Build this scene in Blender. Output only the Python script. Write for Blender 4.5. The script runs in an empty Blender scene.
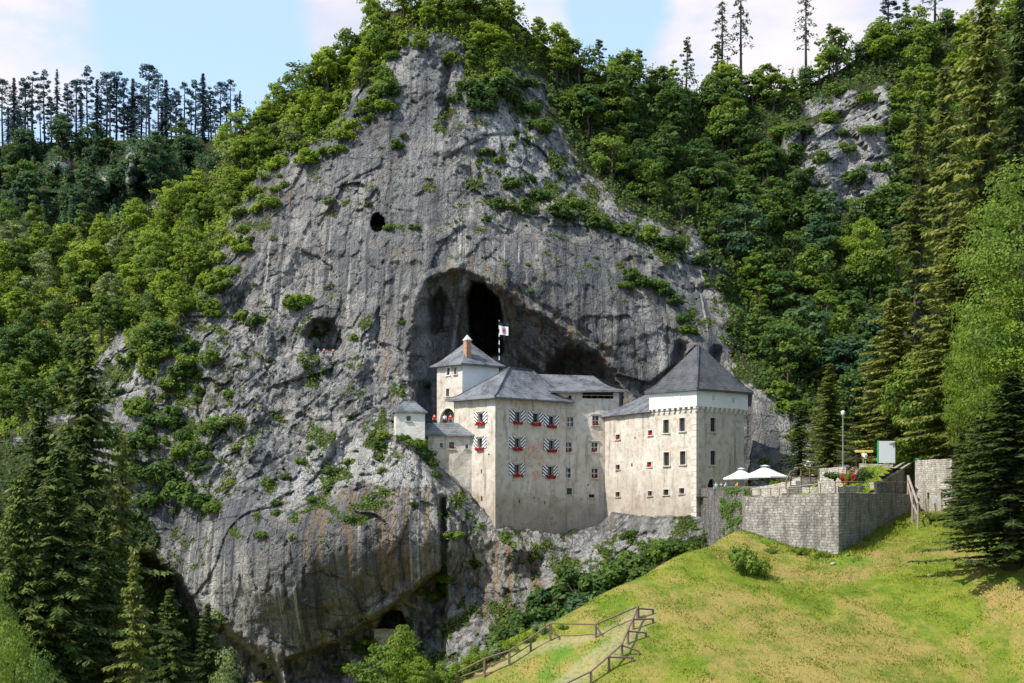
import bpy, math, random
import numpy as np
from mathutils import Vector, Matrix

random.seed(7)
rng = np.random.default_rng(7)
SC = bpy.context.scene
COL = SC.collection
R = math.radians

# ------------------------------------------------------------------ camera, sky, sun, exposure
F = 1170.0                      # focal length in pixels of the 1024 px wide frame
HZ = 500.0                      # picture row of the horizon
cam_d = bpy.data.cameras.new('camera')
cam_d.sensor_width = 36.0
cam_d.lens = 36.0 * F / 1024.0
cam_d.shift_y = (HZ - 341.5) / 1024.0
cam_d.clip_start = 0.5
cam_d.clip_end = 4000.0
cam = bpy.data.objects.new('camera', cam_d)
cam.location = (0, 0, 0)
cam.rotation_euler = (R(90), 0, 0)
COL.objects.link(cam)
SC.camera = cam

SUN_EL = R(49)
SUN_H = Vector((-0.875, -0.485)).normalized()          # horizontal direction towards the sun
to_sun = Vector((SUN_H.x * math.cos(SUN_EL), SUN_H.y * math.cos(SUN_EL), math.sin(SUN_EL)))
sd = bpy.data.lights.new('sun', 'SUN')
sd.energy = 3.9
sd.angle = R(0.5)
sd.color = (1.0, 0.95, 0.86)
sun = bpy.data.objects.new('sun', sd)
sun.rotation_euler = (-to_sun).to_track_quat('-Z', 'Y').to_euler()
sun.location = (-60, -60, 120)
COL.objects.link(sun)

SC.view_settings.view_transform = 'Standard'
SC.view_settings.look = 'None'
SC.view_settings.exposure = 0.84
SC.view_settings.gamma = 1.0
SC.view_settings.use_curve_mapping = False
SC.cycles.max_bounces = 5
SC.cycles.diffuse_bounces = 3
SC.cycles.glossy_bounces = 2
SC.cycles.transmission_bounces = 3
SC.cycles.transparent_max_bounces = 4
SC.cycles.use_denoising = True
SC.cycles.caustics_reflective = False
SC.cycles.caustics_refractive = False


class NT:
    """small wrapper for writing node trees"""
    def __init__(s, tree):
        s.t = tree
        s.n = tree.nodes
        s.l = tree.links

    def node(s, typ, ins=None, **props):
        nd = s.n.new(typ)
        for k, v in props.items():
            setattr(nd, k, v)
        for k, v in (ins or {}).items():
            s.put(nd.inputs[k], v)
        return nd

    def put(s, sock, v):
        if isinstance(v, bpy.types.NodeSocket):
            s.l.new(v, sock)
        elif isinstance(v, (tuple, list)):
            v = tuple(v)
            if sock.type == 'RGBA' and len(v) == 3:
                v = v + (1.0,)
            sock.default_value = v
        else:
            sock.default_value = v

    def math(s, op, a, b=0.0, c=None, clamp=False):
        nd = s.n.new('ShaderNodeMath')
        nd.operation = op
        nd.use_clamp = clamp
        s.put(nd.inputs[0], a)
        s.put(nd.inputs[1], b)
        if c is not None:
            s.put(nd.inputs[2], c)
        return nd.outputs[0]

    def mix(s, f, a, b, mode='MIX'):
        nd = s.n.new('ShaderNodeMix')
        nd.data_type = 'RGBA'
        nd.blend_type = mode
        s.put(nd.inputs[0], f)
        s.put(nd.inputs[6], a)
        s.put(nd.inputs[7], b)
        return nd.outputs[2]

    def noise(s, vec, scale, detail=4.0, rough=0.55, dist=0.0):
        nd = s.n.new('ShaderNodeTexNoise')
        s.put(nd.inputs['Vector'], vec)
        nd.inputs['Scale'].default_value = scale
        nd.inputs['Detail'].default_value = detail
        nd.inputs['Roughness'].default_value = rough
        nd.inputs['Distortion'].default_value = dist
        return nd.outputs[0]

    def step(s, v, lo, hi):
        nd = s.n.new('ShaderNodeMapRange')
        nd.interpolation_type = 'SMOOTHSTEP'
        s.put(nd.inputs[0], v)
        nd.inputs[1].default_value = lo
        nd.inputs[2].default_value = hi
        return nd.outputs[0]

    def scale(s, vec, xyz):
        nd = s.n.new('ShaderNodeVectorMath')
        nd.operation = 'MULTIPLY'
        s.put(nd.inputs[0], vec)
        nd.inputs[1].default_value = xyz
        return nd.outputs[0]

    def vmath(s, op, a, b):
        nd = s.n.new('ShaderNodeVectorMath')
        nd.operation = op
        s.put(nd.inputs[0], a)
        s.put(nd.inputs[1], b)
        return nd.outputs[1] if op in ('DOT_PRODUCT', 'DISTANCE') else nd.outputs[0]


W = bpy.data.worlds.new('World')
SC.world = W
W.use_nodes = True
w = NT(W.node_tree)
w.n.clear()
sky = w.node('ShaderNodeTexSky', sky_type='NISHITA', sun_disc=False)
sky.sun_elevation = SUN_EL
sky.sun_rotation = math.atan2(to_sun.x, to_sun.y)
sky.air_density = 1.0
sky.dust_density = 1.6
sky.ozone_density = 1.2
tc = w.node('ShaderNodeTexCoord').outputs['Generated']
cl1 = w.noise(w.scale(tc, (1.0, 1.0, 2.4)), 3.1, 8, 0.52, 0.25)
cl2 = w.noise(w.scale(tc, (1.0, 1.0, 2.0)), 9.0, 6, 0.55, 0.2)
def towards(px, py):
    v = Vector(((px - 512) / F, 1.0, (HZ - py) / F)).normalized()
    return (v.x, v.y, v.z)
bias = None
for px, py, c0, c1, amt in ((20, 20, .9965, .9995, .20), (345, 0, .9975, .9996, .26), (520, -10, .996, .9992, .24), (760, 20, .990, .9975, .42),
                            (900, 20, .992, .9985, .3), (212, 15, .9955, .9994, -.34), (622, 10, .9988, .9998, -.30)):
    d = w.math('MULTIPLY', w.step(w.vmath('DOT_PRODUCT', tc, towards(px, py)), c0, c1), amt)
    bias = d if bias is None else w.math('ADD', bias, d)
cover = w.step(w.math('ADD', w.math('ADD', cl1, w.math('MULTIPLY', w.math('SUBTRACT', cl2, .5), .35)), bias), .50, .80)
cloud_col = w.mix(w.step(cl2, .3, .7), (2.9, 3.0, 3.5), (4.2, 3.8, 3.9))
skycol = w.mix(.55, sky.outputs[0], (2.7, 3.7, 5.2))
bg = w.node('ShaderNodeBackground', {'Color': w.mix(w.math('MULTIPLY', cover, .93), skycol, cloud_col), 'Strength': 0.15})
w.l.new(bg.outputs[0], w.node('ShaderNodeOutputWorld').inputs[0])


# ------------------------------------------------------------------ helpers
def at(px, py, Y):
    return Vector(((px - 512.0) / F * Y, Y, (HZ - py) / F * Y))


def tag(o, label=None, cat=None, group=None, kind=None):
    if label: o['label'] = label
    if cat: o['category'] = cat
    if group: o['group'] = group
    if kind: o['kind'] = kind
    return o


def empty(name, loc, rz=0.0):
    o = bpy.data.objects.new(name, None)
    COL.objects.link(o)
    o.empty_display_size = 0.3
    o.location = loc
    o.rotation_euler = (0, 0, rz)
    return o


def np_mesh(name, verts, faces, smooth=False):
    """mesh from numpy arrays; faces is an (n,3) or (n,4) int array"""
    me = bpy.data.meshes.new(name)
    verts = np.asarray(verts, np.float32)
    faces = np.asarray(faces, np.int32)
    k = faces.shape[1]
    me.vertices.add(len(verts))
    me.vertices.foreach_set('co', verts.ravel())
    me.loops.add(faces.size)
    me.loops.foreach_set('vertex_index', faces.ravel())
    me.polygons.add(len(faces))
    me.polygons.foreach_set('loop_start', np.arange(0, faces.size, k, dtype=np.int32))
    me.polygons.foreach_set('use_smooth', np.full(len(faces), smooth, bool))
    me.update(calc_edges=True)
    me.validate()
    return me


def obj(name, me, mat=None, parent=None, loc=None, rz=None):
    o = bpy.data.objects.new(name, me)
    COL.objects.link(o)
    if mat is not None and not me.materials:
        for m in (mat if isinstance(mat, (list, tuple)) else [mat]):
            me.materials.append(m)
    if parent is not None: o.parent = parent
    if loc is not None: o.location = loc
    if rz is not None: o.rotation_euler = (0, 0, rz)
    return o


class MB:
    """collects simple shapes and links them as one mesh"""
    def __init__(s):
        s.v, s.f, s.m = [], [], []

    def poly(s, pts, m=0):
        i = len(s.v)
        s.v += [tuple(p) for p in pts]
        s.f.append(tuple(range(i, i + len(pts))))
        s.m.append(m)

    def mesh(s, vs, fs, m=0):
        i = len(s.v)
        s.v += [tuple(p) for p in vs]
        s.f += [tuple(i + k for k in f) for f in fs]
        s.m += [m] * len(fs)

    def box(s, c, size, rz=0.0, m=0, mat=None):
        hx, hy, hz = size[0] / 2, size[1] / 2, size[2] / 2
        M = mat or Matrix.Rotation(rz, 3, 'Z')
        c = Vector(c)
        vs = [c + M @ Vector((x * hx, y * hy, z * hz)) for z in (-1, 1) for y in (-1, 1) for x in (-1, 1)]
        s.mesh(vs, [(0, 2, 3, 1), (4, 5, 7, 6), (0, 1, 5, 4), (1, 3, 7, 5), (3, 2, 6, 7), (2, 0, 4, 6)], m)

    def bar(s, a, b, wdt, hgt, m=0):
        a, b = Vector(a), Vector(b)
        d = b - a
        q = d.to_track_quat('X', 'Z').to_matrix()
        s.box((a + b) / 2, (d.length, wdt, hgt), m=m, mat=q)

    def tube(s, pts, radii, n=7, m=0):
        pts = [Vector(p) for p in pts]
        vs, fs = [], []
        for k, p in enumerate(pts):
            t = (pts[min(k + 1, len(pts) - 1)] - pts[max(k - 1, 0)]).normalized()
            a = t.orthogonal().normalized() if abs(t.z) < .95 else Vector((1, 0, 0))
            a = (a - t * a.dot(t)).normalized()
            b = t.cross(a)
            for j in range(n):
                an = 2 * math.pi * j / n
                vs.append(p + (a * math.cos(an) + b * math.sin(an)) * radii[k])
        for k in range(len(pts) - 1):
            for j in range(n):
                fs.append((k * n + j, k * n + (j + 1) % n, (k + 1) * n + (j + 1) % n, (k + 1) * n + j))
        fs.append(tuple(range(n))[::-1])
        fs.append(tuple((len(pts) - 1) * n + j for j in range(n)))
        s.mesh(vs, fs, m)

    def me(s, name, smooth=False):
        me = bpy.data.meshes.new(name)
        me.from_pydata(s.v, [], s.f)
        me.polygons.foreach_set('material_index', s.m)
        if smooth:
            me.polygons.foreach_set('use_smooth', [True] * len(s.f))
        me.update()
        return me

    def build(s, name, mat, parent=None, loc=None, rz=None, off=None, smooth=False):
        if off is not None:
            off = Vector(off)
            s.v = [tuple(Vector(p) - off) for p in s.v]
        return obj(name, s.me(name, smooth), mat, parent, loc, rz)


# ------------------------------------------------------------------ numpy noise
_perm = np.concatenate([rng.permutation(256)] * 3).astype(np.int32)
_g = rng.normal(size=(256, 3)).astype(np.float32)
_g /= np.linalg.norm(_g, axis=1, keepdims=True)


def pn(x, y, z):
    x, y, z = (np.asarray(a, np.float32) for a in (x, y, z))
    xi, yi, zi = np.floor(x).astype(np.int32), np.floor(y).astype(np.int32), np.floor(z).astype(np.int32)
    xf, yf, zf = x - xi, y - yi, z - zi
    u, v, t = (a * a * a * (a * (a * 6 - 15) + 10) for a in (xf, yf, zf))
    out = 0
    for dx in (0, 1):
        for dy in (0, 1):
            for dz in (0, 1):
                h = _perm[_perm[_perm[(xi + dx) & 255] + ((yi + dy) & 255)] + ((zi + dz) & 255)]
                g = _g[h]
                d = g[..., 0] * (xf - dx) + g[..., 1] * (yf - dy) + g[..., 2] * (zf - dz)
                out = out + d * (u if dx else 1 - u) * (v if dy else 1 - v) * (t if dz else 1 - t)
    return out * 1.5


def fbm(x, y, z, o=4, gain=.5):
    a, s, r = 1.0, 1.0, 0
    for k in range(o):
        r = r + a * pn(x * s + 17.3 * k, y * s - 9.1 * k, z * s + 4.7 * k)
        a *= gain
        s *= 2.03
    return r


def facets(x, y, z, seed=0):
    """blocky broken rock: per Voronoi cell a random offset and tilt; returns (offset, crack)"""
    xi, yi, zi = np.floor(x).astype(np.int32), np.floor(y).astype(np.int32), np.floor(z).astype(np.int32)
    b1 = np.full(x.shape, 9.0, np.float32)
    b2 = b1.copy()
    off = np.zeros(x.shape, np.float32)
    for dx in (-1, 0, 1):
        for dy in (-1, 0, 1):
            for dz in (-1, 0, 1):
                h = _perm[_perm[_perm[(xi + dx + seed) & 255] + ((yi + dy) & 255)] + ((zi + dz) & 255)]
                ex = x - (xi + dx + (_g[h, 0] * .45 + .5))
                ey = y - (yi + dy + (_g[h, 1] * .45 + .5))
                ez = z - (zi + dz + (_g[h, 2] * .45 + .5))
                d = ex * ex + ey * ey + ez * ez
                h2 = (h * 7 + 13) & 255
                o = _g[h2, 0] * .5 + _g[h2, 1] * ex * .9 + _g[h2, 2] * ez * .9
                near = d < b1
                b2 = np.where(near, b1, np.minimum(b2, d))
                off = np.where(near, o, off)
                b1 = np.where(near, d, b1)
    return off, np.sqrt(b2) - np.sqrt(b1)


def sstep(v, a, b):
    t = np.clip((v - a) / (b - a), 0, 1)
    return t * t * (3 - 2 * t)


def sdf(px, py, poly):
    """signed distance in pixels to a polygon, positive inside"""
    px, py = np.asarray(px, np.float32), np.asarray(py, np.float32)
    d = np.full(px.shape, 1e9, np.float32)
    ins = np.zeros(px.shape, bool)
    n = len(poly)
    for i in range(n):
        x0, y0 = poly[i]
        x1, y1 = poly[(i + 1) % n]
        ex, ey = x1 - x0, y1 - y0
        t = np.clip(((px - x0) * ex + (py - y0) * ey) / (ex * ex + ey * ey + 1e-9), 0, 1)
        d = np.minimum(d, (px - x0 - t * ex) ** 2 + (py - y0 - t * ey) ** 2)
        if y0 != y1:
            c = ((y0 > py) != (y1 > py)) & (px < (x1 - x0) * (py - y0) / (y1 - y0) + x0)
            ins ^= c
    d = np.sqrt(d)
    return np.where(ins, d, -d)


class TPS:
    """thin plate spline through (a, b, value) points"""
    def __init__(s, pts, sc=100.0, smooth=0.02):
        p = np.array(pts, float)
        s.sc = sc
        s.c = p[:, :2] / sc
        n = len(p)
        A = np.zeros((n + 3, n + 3))
        A[:n, :n] = s.k(s.c, s.c) + np.eye(n) * smooth
        A[:n, n] = 1
        A[:n, n + 1:] = s.c
        A[n:, :n] = A[:n, n:].T
        b = np.zeros(n + 3)
        b[:n] = p[:, 2]
        s.w = np.linalg.solve(A, b)

    @staticmethod
    def k(a, b):
        r2 = ((a[:, None, :] - b[None, :, :]) ** 2).sum(-1)
        return .5 * r2 * np.log(r2 + 1e-12)

    def __call__(s, x, y):
        x, y = np.asarray(x, float), np.asarray(y, float)
        q = np.stack([x.ravel(), y.ravel()], 1) / s.sc
        out = np.empty(len(q))
        n = len(s.c)
        for i in range(0, len(q), 100000):
            qq = q[i:i + 100000]
            out[i:i + 100000] = s.k(qq, s.c) @ s.w[:n] + s.w[n] + qq @ s.w[n + 1:]
        return out.reshape(x.shape).astype(np.float32)


ORD = ['', 'first', 'second', 'third', 'fourth', 'fifth', 'sixth', 'seventh', 'eighth', 'ninth', 'tenth', 'eleventh', 'twelfth', 'thirteenth', 'fourteenth',
       'fifteenth', 'sixteenth', 'seventeenth', 'eighteenth', 'nineteenth', 'twentieth', 'twenty-first', 'twenty-second', 'twenty-third', 'twenty-fourth',
       'twenty-fifth', 'twenty-sixth', 'twenty-seventh', 'twenty-eighth', 'twenty-ninth', 'thirtieth', 'thirty-first', 'thirty-second', 'thirty-third',
       'thirty-fourth', 'thirty-fifth', 'thirty-sixth', 'thirty-seventh', 'thirty-eighth', 'thirty-ninth', 'fortieth']
# ------------------------------------------------------------------ materials
def new_mat(name):
    m = bpy.data.materials.new(name)
    m.use_nodes = True
    nt = NT(m.node_tree)
    nt.n.clear()
    return m, nt


def finish(nt, color, rough=.9, bump=None, bump_d=.1, bump_s=1.0, spec=.2, metal=0.0):
    b = nt.node('ShaderNodeBsdfPrincipled', {'Base Color': color, 'Roughness': rough, 'Specular IOR Level': spec, 'Metallic': metal})
    if bump is not None:
        bn = nt.node('ShaderNodeBump', {'Height': bump, 'Distance': bump_d, 'Strength': bump_s})
        nt.l.new(bn.outputs[0], b.inputs['Normal'])
    nt.l.new(b.outputs[0], nt.node('ShaderNodeOutputMaterial').inputs[0])
    return b


def pos(nt):
    return nt.node('ShaderNodeNewGeometry').outputs['Position']


def objco(nt):
    return nt.node('ShaderNodeTexCoord').outputs['Object']


def plain(name, col, rough=.8, var=.25, sc=3.0, spec=.2, metal=0.0, bump=.02):
    m, nt = new_mat(name)
    c = objco(nt)
    n = nt.noise(c, sc, 5, .6)
    k = 1 + var
    f = 1 - var
    finish(nt, nt.mix(n, tuple(x * f for x in col), tuple(min(1, x * k) for x in col)), rough, n, bump, .6, spec, metal)
    return m


def rock_mat():
    m, nt = new_mat('limestone')
    p = pos(nt)
    at_ = nt.node('ShaderNodeAttribute', attribute_name='masks')
    sep = nt.node('ShaderNodeSeparateColor', {'Color': at_.outputs['Color']})
    grass, ochre, pale = sep.outputs[0], sep.outputs[1], sep.outputs[2]
    smooth = at_.outputs['Alpha']
    n1 = nt.noise(p, .11, 5, .6)
    n2 = nt.noise(p, .55, 7, .65, .4)
    n3 = nt.noise(p, 2.6, 6, .7)
    warp = nt.vmath('ADD', p, nt.node('ShaderNodeVectorMath', {0: nt.node('ShaderNodeTexNoise', {'Vector': p, 'Scale': .25, 'Detail': 3.0}).outputs['Color'], 'Scale': 1.0}, operation='SCALE').outputs[0])
    st1 = nt.noise(nt.scale(warp, (1.0, .06, .03)), 1.0, 5, .6)
    st2 = nt.noise(nt.scale(warp, (2.6, .12, .05)), 1.0, 4, .6)
    st3 = nt.noise(nt.scale(p, (1.35, .05, .022)), 1.0, 4, .55)
    st4 = nt.noise(nt.scale(p, (.33, .03, .014)), 1.0, 4, .6)
    n0 = nt.noise(p, .045, 4, .6)
    tone = nt.math('ADD', nt.math('MULTIPLY', n2, .62), nt.math('ADD', nt.math('MULTIPLY', n1, .55), nt.math('MULTIPLY', n0, .55)))
    col = nt.mix(nt.step(tone, .66, .86), (.098, .101, .106), (.205, .202, .194))
    col = nt.mix(nt.step(tone, .84, 1.02), col, (.42, .395, .35))
    chip = nt.node('ShaderNodeSeparateColor', {'Color': nt.node('ShaderNodeTexVoronoi', {'Vector': nt.scale(warp, (1.7, 1.7, 1.0)), 'Scale': 1.0}).outputs['Color']}).outputs[0]
    rough_ = nt.math('SUBTRACT', 1.0, smooth)
    col = nt.mix(nt.math('MULTIPLY', nt.step(chip, .62, .9), nt.math('MULTIPLY', rough_, .6)), col, (.43, .425, .41))
    col = nt.mix(nt.math('MULTIPLY', nt.step(chip, .34, .08), nt.math('MULTIPLY', rough_, .65)), col, (.055, .055, .056))
    col = nt.mix(nt.math('MULTIPLY', nt.step(nt.noise(p, .2, 5, .6), .54, .70), .5), col, (.26, .215, .155))
    sz = nt.node('ShaderNodeSeparateXYZ', {'Vector': p})
    bedv = nt.math('FRACT', nt.math('ADD', nt.math('MULTIPLY', sz.outputs[2], .19), nt.math('ADD', nt.math('MULTIPLY', n1, 1.5), nt.math('ADD', nt.math('MULTIPLY', n2, .22), nt.math('MULTIPLY', sz.outputs[0], .024)))))
    bedl = nt.math('MULTIPLY', nt.step(nt.math('ABSOLUTE', nt.math('SUBTRACT', bedv, .5)), .022, .006), nt.step(nt.noise(p, .16, 3, .6), .48, .58))
    # pale rock; the mask also paints light on sunlit facets and inside the cave
    col = nt.mix(nt.math('MULTIPLY', pale, nt.step(n3, .35, .62)), col, (.60, .59, .56))
    # rain streaks
    stk = nt.math('ADD', nt.math('MULTIPLY', smooth, .6), .4)
    col = nt.mix(nt.math('MULTIPLY', nt.step(st4, .44, .60), nt.math('MULTIPLY', smooth, .55)), col, (.085, .094, .108))
    col = nt.mix(nt.math('MULTIPLY', nt.step(st1, .50, .64), nt.math('MULTIPLY', stk, .7)), col, (.045, .050, .062))
    col = nt.mix(nt.math('MULTIPLY', nt.step(st2, .55, .68), nt.math('MULTIPLY', smooth, .4)), col, (.33, .33, .33))
    col = nt.mix(nt.math('MULTIPLY', nt.step(st3, .585, .655), nt.math('MULTIPLY', nt.math('MULTIPLY', stk, nt.step(n0, .42, .58)), .9)), col, (.50, .475, .42))
    # iron stains
    oc = nt.math('MULTIPLY', ochre, nt.step(nt.noise(nt.scale(warp, (1.1, .05, .045)), 1.0, 5, .6), .47, .60))
    col = nt.mix(oc, col, nt.mix(st2, (.20, .115, .05), (.37, .25, .13)))
    # moss, grass and tufts rooted in the rock
    gn = nt.noise(p, 2.1, 8, .75)
    g = nt.step(nt.math('ADD', nt.math('MULTIPLY', grass, 1.0), nt.math('MULTIPLY', nt.math('SUBTRACT', gn, .5), 1.1)), .42, .60)
    col = nt.mix(g, col, nt.mix(n3, (.020, .036, .012), (.075, .085, .028)))
    col = nt.mix(nt.math('MULTIPLY', nt.math('MULTIPLY', g, nt.step(n2, .52, .66)), .7), col, (.20, .165, .075))
    v = nt.node('ShaderNodeTexVoronoi', {'Vector': nt.scale(warp, (.9, .9, .42)), 'Scale': .9}, feature='DISTANCE_TO_EDGE').outputs['Distance']
    crack = nt.step(v, 0.0, .09)
    v2 = nt.node('ShaderNodeTexVoronoi', {'Vector': nt.scale(warp, (.40, .40, .055)), 'Scale': 1.0}, feature='DISTANCE_TO_EDGE').outputs['Distance']
    joint = nt.step(v2, .004, .022)
    col = nt.mix(nt.math('MULTIPLY', nt.math('SUBTRACT', 1.0, joint), nt.math('MULTIPLY', nt.step(n2, .5, .64), .25)), col, (.05, .05, .052))
    col = nt.mix(nt.math('MULTIPLY', nt.math('SUBTRACT', 1.0, crack), nt.math('MULTIPLY', nt.step(n1, .45, .6), .25)), col, (.05, .05, .052))
    col = nt.mix(nt.math('MULTIPLY', bedl, .75), col, (.04, .04, .042))
    b = nt.math('ADD', nt.math('MULTIPLY', n3, .8), nt.math('ADD', nt.math('MULTIPLY', n2, 1.2), nt.math('MULTIPLY', crack, .25)))
    b = nt.math('ADD', b, nt.math('MULTIPLY', nt.noise(p, 8.0, 5, .7), .35))
    b = nt.math('ADD', b, nt.math('ADD', nt.math('MULTIPLY', st2, .35), nt.math('MULTIPLY', joint, .25)))
    b = nt.math('SUBTRACT', b, nt.math('MULTIPLY', bedl, .9))
    finish(nt, col, .93, b, .95, 1.0, .12)
    return m


def plaster_mat(name, base, warm, dark, stain=.7, fresco=None):
    m, nt = new_mat(name)
    p = pos(nt)
    n1 = nt.noise(p, .28, 6, .62, .3)
    n2 = nt.noise(p, 1.4, 6, .65)
    drip = nt.noise(nt.scale(p, (1.5, 1.5, .16)), 1.0, 5, .62)
    col = nt.mix(nt.step(n1, .40, .66), base, warm)
    col = nt.mix(nt.math('MULTIPLY', nt.step(n2, .47, .68), stain * .55), col, dark)
    col = nt.mix(nt.math('MULTIPLY', nt.step(nt.noise(p, .6, 6, .7, .8), .52, .66), stain * .45), col, tuple(min(1, x * 1.12) for x in warm))
    col = nt.mix(nt.math('MULTIPLY', nt.step(drip, .52, .74), stain * .75), col, tuple(x * .72 for x in dark))
    sep = nt.node('ShaderNodeSeparateXYZ', {'Vector': p})
    low = nt.step(nt.math('ADD', sep.outputs[2], nt.math('MULTIPLY', n1, 7.0)), 7.0, 1.0)
    col = nt.mix(nt.math('MULTIPLY', low, .55 * stain), col, tuple(x * .82 for x in dark))
    ex = nt.math('MULTIPLY', nt.step(nt.noise(p, .5, 6, .7, .5), .54, .64), nt.step(nt.math('ADD', sep.outputs[2], nt.math('MULTIPLY', n2, 4.0)), 6.0, 1.5))
    stn = nt.node('ShaderNodeSeparateColor', {'Color': nt.node('ShaderNodeTexVoronoi', {'Vector': nt.scale(p, (2.4, 2.4, 3.6)), 'Scale': 1.0}).outputs['Color']}).outputs[0]
    col = nt.mix(nt.math('MULTIPLY', ex, stain * .8), col, nt.mix(stn, (.20, .145, .10), (.40, .32, .25)))
    if fresco:
        for c, rad in fresco:
            d = nt.vmath('DISTANCE', nt.scale(p, (1, 1, .55)), (c[0], c[1], c[2] * .55))
            mk = nt.math('MULTIPLY', nt.step(d, rad, rad * .45), nt.step(nt.noise(p, 1.1, 4, .6, .6), .46, .60))
            col = nt.mix(nt.math('MULTIPLY', mk, .75), col, (.50, .20, .09))
    fine = nt.noise(p, 7.0, 5, .7)
    col = nt.mix(nt.math('MULTIPLY', nt.step(fine, .45, .8), .22), col, tuple(x * .6 for x in dark))
    b = nt.math('ADD', n2, nt.math('MULTIPLY', fine, .4))
    finish(nt, col, .9, b, .12, .8, .1)
    return m


def masonry_mat(name, c1, c2, mortar, bw=.52, bh=.25, moss=.35):
    """coursed rubble: 'along' runs along the wall, z upright"""
    m, nt = new_mat(name)
    p = pos(nt)
    al = nt.node('ShaderNodeAttribute', attribute_name='along').outputs['Fac']
    z = nt.node('ShaderNodeSeparateXYZ', {'Vector': p}).outputs[2]
    j1, j2 = nt.noise(p, .9, 4, .6), nt.noise(p, 1.7, 4, .6)
    u_ = nt.math('ADD', al, nt.math('MULTIPLY', j2, .9))
    v_ = nt.math('ADD', z, nt.math('MULTIPLY', j1, .5))
    uv = nt.node('ShaderNodeCombineXYZ', {'X': u_, 'Y': v_}).outputs[0]
    br = nt.node('ShaderNodeTexBrick', {'Vector': uv, 'Color1': (0, 0, 0), 'Color2': (1, 1, 1), 'Mortar': (.5, .5, .5), 'Scale': 1.0, 'Mortar Size': .022, 'Mortar Smooth': .6, 'Bias': 0.0, 'Brick Width': bw, 'Row Height': bh}, offset=.42, squash=.72, squash_frequency=3)
    rnd = nt.node('ShaderNodeSeparateColor', {'Color': br.outputs['Color']}).outputs[0]
    joint = br.outputs['Fac']
    n = nt.noise(p, 3.0, 6, .7)
    big = nt.noise(p, .35, 5, .6)
    col = nt.mix(rnd, c1, c2)
    col = nt.mix(nt.math('MULTIPLY', nt.step(n, .42, .7), .55), col, tuple(x * .45 for x in c1))
    col = nt.mix(nt.math('MULTIPLY', joint, .8), col, mortar)
    dn = nt.noise(nt.node('ShaderNodeCombineXYZ', {'X': nt.math('MULTIPLY', al, 1.1), 'Y': nt.math('MULTIPLY', z, .2)}).outputs[0], 1.0, 6, .65)
    col = nt.mix(nt.math('MULTIPLY', nt.step(dn, .46, .62), .6), col, tuple(x * .38 for x in c1))
    col = nt.mix(nt.math('MULTIPLY', nt.step(big, .54, .68), moss), col, (.07, .085, .03))
    b = nt.math('ADD', nt.math('MULTIPLY', joint, -.8), nt.math('ADD', nt.math('MULTIPLY', n, .7), nt.math('MULTIPLY', rnd, .3)))
    finish(nt, col, .92, b, .16, 1.0, .1)
    return m


def shingle_mat(name, dark, light, sheen=.35):
    m, nt = new_mat(name)
    p = pos(nt)
    q = nt.scale(p, (2.6, 2.6, 3.6))
    cell = nt.node('ShaderNodeTexVoronoi', {'Vector': q, 'Scale': 1.0}).outputs['Color']
    rnd = nt.node('ShaderNodeSeparateColor', {'Color': cell}).outputs[1]
    sep = nt.node('ShaderNodeSeparateXYZ', {'Vector': p})
    row = nt.math('FRACT', nt.math('MULTIPLY', sep.outputs[2], 3.2))
    n = nt.noise(p, .5, 6, .6)
    n2 = nt.noise(nt.scale(p, (2.4, 2.4, .5)), 1.0, 5, .65)
    f = nt.math('ADD', nt.math('MULTIPLY', rnd, .45), nt.math('MULTIPLY', nt.step(n, .36, .62), .7))
    col = nt.mix(f, dark, light)
    col = nt.mix(nt.math('MULTIPLY', nt.step(n2, .5, .72), .5), col, tuple(x * 1.25 for x in light))
    col = nt.mix(nt.math('MULTIPLY', nt.step(row, .82, .98), .6), col, tuple(x * .4 for x in dark))
    b = nt.math('ADD', nt.math('MULTIPLY', row, -.6), nt.math('ADD', rnd, n2))
    finish(nt, col, .62, b, .09, .9, sheen)
    return m


def leaf_mat(name, dark, mid, light, trans=.35):
    m, nt = new_mat(name)
    a = nt.node('ShaderNodeAttribute', attribute_name='tone').outputs['Fac']
    rnd = nt.node('ShaderNodeObjectInfo').outputs['Random']
    p = pos(nt)
    n = nt.noise(p, .45, 3, .6)
    f = nt.math('ADD', nt.math('MULTIPLY', a, .6), nt.math('ADD', nt.math('MULTIPLY', n, .5), nt.math('MULTIPLY', nt.math('SUBTRACT', rnd, .5), .35)))
    col = nt.mix(nt.step(f, .2, .55), dark, mid)
    col = nt.mix(nt.step(f, .55, .95), col, light)
    d = nt.node('ShaderNodeBsdfPrincipled', {'Base Color': col, 'Roughness': .6, 'Specular IOR Level': .18})
    t = nt.node('ShaderNodeBsdfTranslucent', {'Color': nt.mix(.5, col, tuple(min(1, x * 1.5) for x in light))})
    mx = nt.node('ShaderNodeMixShader', {0: trans, 1: d.outputs[0], 2: t.outputs[0]})
    nt.l.new(mx.outputs[0], nt.node('ShaderNodeOutputMaterial').inputs[0])
    return m


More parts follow.
